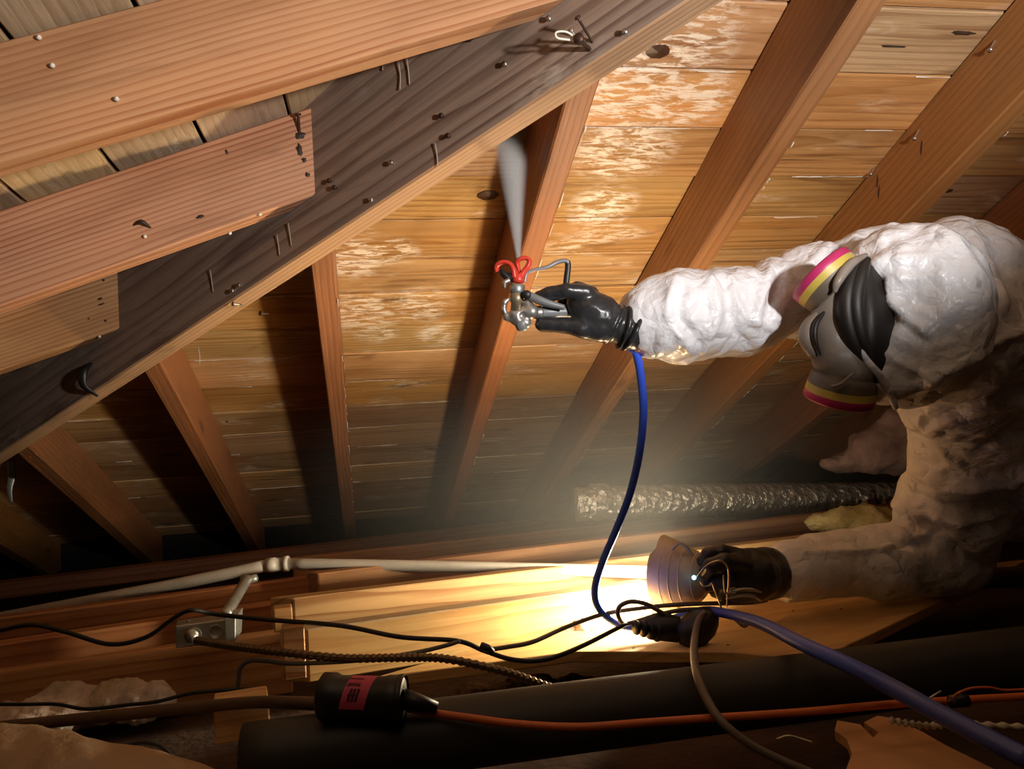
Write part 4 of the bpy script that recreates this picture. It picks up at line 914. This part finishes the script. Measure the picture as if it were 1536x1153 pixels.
for k in (0, 1):
    pts = [Vector(hv + fa * (.086 - .004 * abs(j)) - cr * (.050 + .007 * k) + sd * .011 * j) for j in (-2, -1, 0, 1, 2)]
    tube('lip', pts, [.002, .004, .0045, .004, .002], plain('lip_skin', (.30, .12, .09), .5), head, seg=8, n=4)

# ---- half-mask respirator with two pancake cartridges
resp = empty('respirator', W(1245, 505, 1.21)); resp.parent = person; resp.matrix_local = WORLD['person'].inverted() @ WORLD['respirator']
S = SDF(np.array(W(1250, 500, 1.21)) - .15, np.array(W(1250, 500, 1.21)) + .15, 0.0035)
S.add(S.cap(A(1262, 460, 1.21), A(1266, 540, 1.21), .030, .034), .01)
S.add(S.cap(A(1243, 478, 1.205), A(1247, 530, 1.205), .025, .027), .02)
S.add(S.cap(A(1258, 455, 1.20), A(1262, 432, 1.20), .027, .032), .018)
S.add(S.cap(A(1264, 545, 1.205), A(1274, 562, 1.205), .032, .036), .02)
V, Q = S.mesh(); n_ = normals(V, Q)
V = V + n_ * np.array([0.0012 * noise.noise(Vector(p) * 40) for p in V])[:, None]
from_pd('facepiece', V, Q, M_resp, resp)
S = SDF(np.array(W(1285, 495, 1.235)) - .13, np.array(W(1285, 495, 1.235)) + .13, 0.005)
S.add(S.ell(A(1281, 490, 1.224), (.029, .086, .062), np.array([_r, _d, _f])), .02)
S.add(S.ell(A(1306, 497, 1.238), (.030, .080, .058), np.array([_r, _d, _f])), .02)
S.add(S.cap(A(1290, 420, 1.215), A(1312, 560, 1.215), .020, .020), .03)
V, Q = S.mesh(); from_pd('gap_shade', V, Q, M_sealgap, resp)  # near-black fill that paints the shaded gap between mask and hood
tube('seal_and_shade', [W(1300, 386, 1.185), W(1282, 405, 1.178), W(1270, 435, 1.172), W(1268, 468, 1.17), W(1275, 502, 1.172), W(1290, 536, 1.18), W(1312, 568, 1.19), W(1334, 596, 1.205)], [.004, .010, .0145, .0150, .0135, .0115, .009, .005], M_sealgap, resp, seg=14, flat=0.9)  # dark rim: rubber edge with the hood's shade painted in
tube('hood_hem', [W(1300, 382, 1.18), W(1276, 396, 1.168), W(1258, 420, 1.158), W(1252, 438, 1.162)], [.003, .0070, .0065, .003], M_resp, resp, seg=10)
tube('hood_hem', [W(1286, 512, 1.168), W(1300, 540, 1.170), W(1318, 562, 1.178), W(1332, 584, 1.186), W(1344, 612, 1.20)], [.002, .005, .006, .006, .004], M_suit, person, seg=10)
tube('seal_and_shade', [W(1302, 388, 1.18), W(1292, 410, 1.172), W(1284, 440, 1.166), W(1284, 470, 1.164), W(1291, 505, 1.168), W(1304, 538, 1.176)], [.005, .011, .0125, .0125, .011, .006], M_sealgap, resp, seg=14)
# exhalation cover on the front
tube('valve_cover', [W(1232, 466, 1.20), W(1216, 486, 1.20), W(1212, 506, 1.20), W(1219, 526, 1.20), W(1226, 536, 1.20)], [.006, .014, .017, .013, .005], M_resp, resp, seg=14, flat=0.8)
tube('valve_slot', [W(1238, 466, 1.185), W(1224, 486, 1.18), W(1222, 508, 1.18), W(1230, 532, 1.185)], [.002, .0042, .0045, .002], M_sealgap, resp, seg=8)
def cartridge(base, axis, r, tilt, label):
    axis = Vector(axis).normalized()
    e = empty('filter_cartridge', base)     # level three sits directly on the respirator as meshes
    COL.objects.unlink(e); bpy.data.objects.remove(e)
    prof = [(0, r * .55), (.004, r * .80), (.010, r * .97), (.023, r), (.0235, r * 1.005), (.034, r * 1.03), (.0345, r * 1.035), (.0445, r * 1.05), (.047, r * 1.0), (.0475, r * .6), (.046, 0.001)]
    prof = [(q, w) for q, w in prof]
    vf = lathe_vf(base, Vector(base) + axis, prof, 36)
    idx = []
    for i in range(len(prof) - 1): idx += [0 if i < 3 else 1 if i in (4,) else 2 if i >= 6 else 0] * 36
    idx = []
    for i in range(len(prof) - 1):
        k = 0 if i < 3 else (1 if i in (3, 4) else 2)
        idx += [k] * 36
    o = from_pd('filter_cartridge', vf[0], vf[1], [M_carthouse, M_yellow, M_magenta], resp, midx=idx); o['label'] = label
    return o
cartridge(W(1263, 441, 1.205), -_r * .60 - _d * .72 + _f * .34, .050, 0, 'upper filter cartridge with magenta and yellow bands')
cartridge(W(1268, 556, 1.205), _d * .94 - _r * .10 + _f * .30, .049, 0, 'lower filter cartridge with magenta and yellow bands')
tube('head_strap', [W(1280, 560, 1.16), W(1262, 575, 1.158), W(1248, 580, 1.165)], 0.0028, M_resp, resp, seg=6)

# ---- gloves: one surface each, five fingers
def glove(name, parts, lo, hi, h, label, wr, rings=()):
    S = SDF(lo, hi, h)
    for pts, k, own in parts: S.chain(pts, k, own)
    for c, axr, rr, w_ in rings:                    # rolled folds of the cuff
        z_ = _n(axr); x_ = _n(np.cross(z_, (0.1, 0.2, 0.97))); S.add(S.ell(c, (rr, rr, w_), np.array([x_, np.cross(z_, x_), z_])) , .002)
    V, Q = S.mesh(); n_ = normals(V, Q)
    V = V + n_ * np.array([wr * ((1 - 2 * abs(noise.noise(Vector(p) * 34))) + 0.5 * (1 - 2 * abs(noise.noise(Vector(p) * 75)))) for p in V])[:, None]
    o = from_pd(name, V, Q, M_glove, person); o['label'] = label; return o
G = lambda px, py, dd=0.0: np.array(W(px, py, 1.265 + dd))
mm = 0.001
right_parts = [
    ([(G(916, 484, .006), .027), (G(900, 475, 0), .031), (G(884, 464, -.004), .028), (G(874, 455, -.002), .024)], .008, .008),       # back of the hand
    ([(G(918, 485, .006), .0285), (G(950, 495, .01), .0300)], .004, .004),   # cuff
    ([(G(878, 440, -.020), .0130), (G(850, 436, -.026), .0112), (G(824, 441, -.018), .0100), (G(808, 446, -.010), .0085)], .005, .003),       # index lying along the trigger
    ([(G(884, 441, .002), .0130), (G(866, 434, .004), .0112), (G(846, 440, .016), .0100), (G(846, 456, .024), .0094), (G(858, 466, .024), .0088)], .005, .003),   # middle
    ([(G(888, 446, .016), .0125), (G(872, 442, .024), .0108), (G(856, 448, .032), .0098), (G(854, 464, .036), .0092), (G(864, 474, .034), .0085)], .005, .003),  # ring
    ([(G(893, 456, .028), .0118), (G(878, 454, .036), .0100), (G(866, 460, .042), .0090), (G(864, 474, .042), .0085), (G(872, 482, .038), .008)], .005, .003),  # little
    ([(G(898, 494, -.010), .0185), (G(872, 492, -.014), .0150), (G(846, 488, -.012), .0112), (G(826, 486, -.010), .0106), (G(814, 486, -.008), .0108)], .008, .003),  # thumb, straight, under the handle
]
glove('glove', right_parts, G(955, 420, 0).min() * 0 + np.array(G(875, 470, 0)) - .12, np.array(G(875, 470, 0)) + .12, 0.0022, 'black glove gripping the spray gun', 0.0011, [(G(x, y, .006), G(950, 495, .01) - G(905, 478, .004) + np.array(t_), r_, w_) for x, y, r_, w_, t_ in ((908, 480, .0345, .0062, (0, 0, .012)), (921, 486, .0330, .0055, (0, 0, -.006)), (935, 490, .0360, .0060, (0, 0, .006)), (948, 494, .0365, .0050, (0, 0, -.004)))])
H = lambda px, py, dd=0.0: np.array(W(px, py, 1.52 + dd + max(0.0, px - 1125) * 0.0012))
left_parts = [
    ([(H(1160, 859, .02), .047), (H(1148, 860, .01), .046), (H(1128, 862), .046), (H(1106, 862), .041)], .01, .01),
    ([(H(1112, 846, -.03), .016), (H(1086, 842, -.052), .0135), (H(1066, 848, -.048), .0125), (H(1058, 858, -.034), .0115)], .01, .004),
    ([(H(1110, 836, -.008), .016), (H(1082, 828, -.012), .014), (H(1062, 832, -.012), .0125), (H(1054, 842, -.014), .011)], .01, .004),
    ([(H(1112, 838, .018), .0155), (H(1086, 830, .026), .0135), (H(1066, 834, .034), .0125), (H(1056, 848, .034), .011)], .01, .004),
    ([(H(1116, 852, .036), .0145), (H(1092, 850, .048), .012), (H(1074, 856, .050), .011), (H(1064, 868, .042), .010)], .01, .004),
    ([(H(1130, 882, -.01), .019), (H(1106, 890, -.004), .0145), (H(1086, 890, .004), .013), (H(1072, 886, .010), .011)], .012, .004),
]
glove('glove', left_parts, np.array(H(1110, 862)) - .14, np.array(H(1110, 862)) + .14, 0.0028, 'black glove holding the clamp lamp', 0.0012)

# ================================================================== SPRAY GUN
gun = empty('spray_gun', W(782, 470, 1.25)); tag(gun, 'airless paint spray gun with a red tip guard held up in the gloved hand', 'spray gun')
g = lambda px, py, dd=0.0: W(px, py, 1.25 + dd)
tube('handle', [g(797, 469, .01), g(820, 468, .012), g(846, 467, .018), g(872, 468, .022)], [.0095, .0098, .0098, .0095], M_greyplastic, gun, seg=18)
lathe('handle_collar', g(803, 469, .01), g(816, 468, .012), [(0, .0102), (.002, .0112), (.005, .0104), (.008, .0112), (.011, .0102)], M_steel, gun, seg=18)
tube('trigger', [g(789, 441, -.006), g(806, 449, -.008), g(826, 456, -.008), g(846, 461, -.006)], [.0075, .0080, .0068, .005], M_greyplastic, gun, seg=12, flat=0.8)
lathe('trigger_pivot', g(790, 442, -.016), g(790, 442, .01), [(0, .006), (.002, .0072), (.02, .0072), (.022, .006)], M_black, gun, seg=12)
# gun head: stem, valve body, hook, needle cap
lathe('stem', g(774, 470), g(777, 405), [(0, .0085), (.016, .0085), (.018, .0105), (.030, .0105), (.031, .0088), (.036, .0088)], M_brass, gun, seg=16)
lathe('tip_nut', g(775.5, 441), g(777, 405), [(0, .0095), (.003, .0118), (.013, .0118), (.015, .0100)], M_galv, gun, seg=8)
S = SDF(np.array(g(778, 468)) - .045, np.array(g(778, 468)) + .045, 0.0016)
for a_, b_, r1, r2 in (((772, 472), (797, 468), .0095, .0105), ((778, 480), (788, 484), .0095, .009), ((760, 476), (776, 482), .0042, .007), ((756, 464), (760, 477), .0036, .0042), ((757, 453), (755, 464), .0036, .0036), ((762, 449), (757, 453), .0030, .0036), ((790, 455), (797, 466), .0075, .010)):
    S.add(S.cap(g(*a_), g(*b_), r1, r2), .004)
S.sub(S.ell(g(784, 473, -.012), (.0062, .0062, .006), np.array([_r, _d, _f])), .002)
V, Q = S.mesh(); from_pd('gun_head', V, Q, M_steel, gun)
lathe('needle_cap', g(782, 480), g(784, 500), [(0, .0095), (.003, .0108), (.011, .0104), (.014, .0085), (.0165, .007)], M_greyplastic, gun, seg=8)
# tip holder, black tip lever and the red winged guard
lathe('tip_barrel', g(758, 414), g(784, 420), [(0, .0055), (.003, .0068), (.020, .0068), (.026, .005)], M_black, gun, seg=12)
tube('tip_lever', [g(764, 420, -.006), g(757, 424, -.008), g(757, 432, -.008)], [.0045, .004, .0022], M_steel, gun, seg=8)
tube('tip_lever', [g(752, 404, -.002), g(756, 411, -.003), g(764, 418, -.004)], [.0035, .0055, .005], M_black, gun, seg=8)
lathe('guard_base', g(777, 424), g(778, 404), [(0, .0085), (.004, .0096), (.010, .0086), (.0145, .0065)], M_red, gun, seg=16)
tube('guard_wing', [g(772, 416, -.002), g(770, 404, -.004), g(765, 396, -.004), g(757, 393, -.003), g(749, 395, -.001), g(745, 400, .002), g(746, 407, .004)], [.0052, .0044, .0038, .0036, .0036, .0034, .003], M_red, gun, seg=10, flat=1.5, flat_dir=tuple(_f))
tube('guard_wing', [g(781, 416, .002), g(786, 407, .001), g(792, 399, 0), g(794, 391, 0), g(789, 387, 0), g(781, 388, 0), g(776, 393, .002), g(778, 402, .004), g(780, 410, .006)], [.0050, .0044, .0040, .0036, .0034, .0034, .0030, .0026, .002], M_red, gun, seg=10, flat=1.5, flat_dir=tuple(_f))
tube('hook_rod', [g(787, 424, .004), g(790, 411, .004), g(800, 405, .004), g(820, 401, .004), g(836, 393, .005), g(848, 391, .005), g(853, 394, .005)], [.0018, .0022, .0026, .0030, .0034, .0034, .003], plain('grey_bar', (.30, .30, .32), .4, .4), gun, seg=8, flat=0.6, flat_dir=tuple(_f))
tube('hook_strap', [g(851, 391, .006), g(852, 400, .006), g(850, 418, .006), g(848, 440, .008)], [.0046, .0046, .0048, .0048], M_black, gun, seg=8, flat=0.5, flat_dir=tuple(_f))

# ================================================================== CLAMP LAMP
LA, LB = W(1080, 868, 1.50), W(986, 861, 1.57)          # socket end, open end
lamp = empty('clamp_lamp', W(1010, 908, 1.535)); tag(lamp, 'lit clamp lamp with a dented metal bell reflector lying on the plywood', 'lamp')
ax = (LB - LA).normalized()
prof = [(.018, .018), (.024, .027), (.034, .040), (.046, .049), (.064, .055), (.086, .0595), (.118, .061)]
inn = [(t_ , r_ - .0015) for t_, r_ in prof[::-1]]
v, f = lathe_vf(LA, LB, prof + [(.1195, .0605)] + inn, 40)
idx = [0] * (40 * len(prof)) + [1] * (40 * (len(inn)))
for i in range(len(v)):                                  # the dent and the folded ear on top of the rim
    d = v[i] - np.array(LA); tt = d @ np.array(ax); up_c = (d - tt * np.array(ax))[2]
    if tt > .06 and up_c > .045: v[i] += np.array((0, 0, 1)) * 0.016 * ((tt - .06) / .06) * (up_c - .045) / .016 - np.array(ax) * .010 * ((tt - .06) / .06)
bell = from_pd('bell_reflector', v, f, [M_bell, M_bellin], lamp, midx=idx[:len(f)])
for tt in (.040, .060, .078, .096):
    rr = np.interp(tt, [p[0] for p in prof], [p[1] for p in prof]); lathe('bell_rib', LA + ax * tt, LB, [(-.0015, rr), (0, rr + .0012), (.0015, rr + .0004)], M_bell, bell, seg=40, cap=False)
tube('bell_ear', [W(1008, 824, 1.515), W(1018, 815, 1.510), W(1028, 819, 1.510), W(1040, 834, 1.515)], [.004, .006, .006, .004], M_bell, bell, seg=8, flat=0.5)
lathe('lamp_socket', LA - ax * .030, LB, [(0, .014), (.004, .0185), (.030, .0195), (.044, .024), (.052, .026), (.056, .020)], M_socket, lamp, seg=24)
lathe('bulb', LA + ax * .030, LB, [(0, .010), (.012, .014), (.026, .026), (.044, .029), (.060, .022), (.068, .008)], M_bulb, lamp, seg=20)
c = W(1041, 866, 1.463); lathe('pilot_light', c, W(1038, 866, 1.415), [(-.004, .003), (0, .0042), (.002, .003), (.003, .001)], M_led, lamp, seg=12)
tube('clamp_wire', [W(1046, 864, 1.460), W(1058, 850, 1.445), W(1072, 842, 1.440), W(1084, 842, 1.440), W(1092, 852, 1.445), W(1093, 875, 1.455), W(1091, 890, 1.465)], .0019, M_wire, lamp, seg=8)
tube('clamp_wire', [W(1050, 872, 1.455), W(1056, 879, 1.450), W(1064, 878, 1.450), W(1068, 875, 1.450), W(1074, 890, 1.450), W(1082, 911, 1.445)], .0015, M_wire, lamp, seg=8)
tube('clamp_wire', [W(1085, 862, 1.445), W(1087, 886, 1.450), W(1091, 892, 1.450), W(1090, 910, 1.450)], .0014, M_wire, lamp, seg=8)
jaw = lambda dy, dd: tube('clamp_jaw', [W(1088, 889 + dy, 1.465 + dd), W(1108, 884 + dy, 1.460 + dd), W(1128, 884 + dy, 1.460 + dd), W(1142, 888 + dy * 1.4, 1.465 + dd)], [.003, .0055, .0055, .003], M_steel, lamp, seg=10, flat=0.6, flat_dir=(0, 0, 1))
jaw(0, 0); jaw(9, .006)
tube('clamp_spring', [W(1100 + 5 * math.cos(a * .9), 885 + 4 * math.sin(a * .9), 1.455 + a * .0012) for a in range(0, 20)], .0012, M_wire, lamp, seg=6, n=3)
pl = bpy.data.lights.new('clamp_lamp_bulb', 'POINT'); pl.energy = 24.0; pl.color = (1.0, 0.83, 0.56); pl.shadow_soft_size = 0.03
po = bpy.data.objects.new('clamp_lamp_bulb', pl); COL.objects.link(po); po.location = LA + ax * .119

# ================================================================== SPRAY MIST AND HAZE
tipp = g(778, 390); r_ = ROT @ np.array([(772 - CX) / FPX, (195 - CY) / FPX, 1.0])
endp = W(766, 200, 1.52); L = (endp - tipp).length
bm = bmesh.new(); seg = 20; rings = [(0.0, .0035), (L * .5, .0035 + L * .5 * .095), (L * 1.12, .0035 + L * 1.12 * .095)]
vs = [[bm.verts.new((r * math.cos(2 * math.pi * k / seg), r * math.sin(2 * math.pi * k / seg), z)) for k in range(seg)] for z, r in rings]
for a_, b_ in zip(vs, vs[1:]):
    for k in range(seg): bm.faces.new((a_[k], a_[(k + 1) % seg], b_[(k + 1) % seg], b_[k]))
bm.faces.new(vs[0][::-1]); bm.faces.new(vs[-1])
me = bpy.data.meshes.new('spray_mist'); bm.to_mesh(me); bm.free()
zax = (endp - tipp).normalized(); xax = zax.orthogonal()
mist = put('spray_mist', me, volume_mat('paint_mist', 30.0, (0.97, 0.95, 0.95), 'spray'), None, frame(tipp, xax, zax))
tag(mist, 'pale cone of spray mist shooting up from the red spray tip', 'mist', kind='stuff')
bm = bmesh.new(); bmesh.ops.create_icosphere(bm, subdivisions=4, radius=1.0)
me = bpy.data.meshes.new('haze'); bm.to_mesh(me); bm.free()
hz = put('haze', me, volume_mat('drifting_haze', 0.82, (1, 0.98, 0.95), 'haze'), None, Matrix.Translation(W(940, 715, 2.15)) @ Matrix.Diagonal((1.0, 0.62, 0.42, 1)))
tag(hz, 'thin haze of overspray hanging above the clamp lamp', 'haze', kind='stuff')

# beads of dried spray, pale lines that also paint in the gleam of seams and rafter edges: too small to count
random.seed(23)
parts = []
def crumb(p, u, n, L, r):
    u = Vector(u).normalized(); k = max(2, int(L / 0.018)); pts = []
    for i in range(k + 1): pts.append(Vector(p) + u * (L * i / k) + Vector(n) * random.uniform(-.0006, .0012))
    parts.append(tube_vf(pts, [max(.0004, r * random.uniform(.3, 1.3)) for _ in pts], seg=5, n=2))
for si, s_ in enumerate(seams[6:21]):
    nseg = 5 if si < 9 else 8
    for _ in range(nseg):
        x = random.uniform(-1.0, 2.0); y = (S1 * s_ + N1 * 1.05)[1]
        if x + y < HIPR + 0.02: continue
        if any(xl - .01 < x < xl + .2 for xl in ()): continue
        crumb(on1(x, s_ + 0.0015, 1.0495), (1, 0, 0), -Vector(N1), random.uniform(0.03, 0.22), 0.0013)
for xl in (-0.072, 0.342, 0.728, 1.135):
    y = HIPR - xl + 0.05
    for _ in range(26):
        s_ = random.uniform(0.9 if xl > .3 else 1.5, 3.0)
        p = S1 * s_ + N1 * random.choice((0.899, 0.899, 1.049))
        if xl + .046 + p[1] < HIPR + .03: continue
        crumb(RAW(xl + 0.0465, p[1], p[2]), S1, (1, 0, 0), random.uniform(0.008, 0.05), random.uniform(.0009, .0018))
V, F = join_vf(*parts)
o = from_pd('dried_spray_gleam', V, F, M_bead, ceil_); tag(o, kind='stuff')
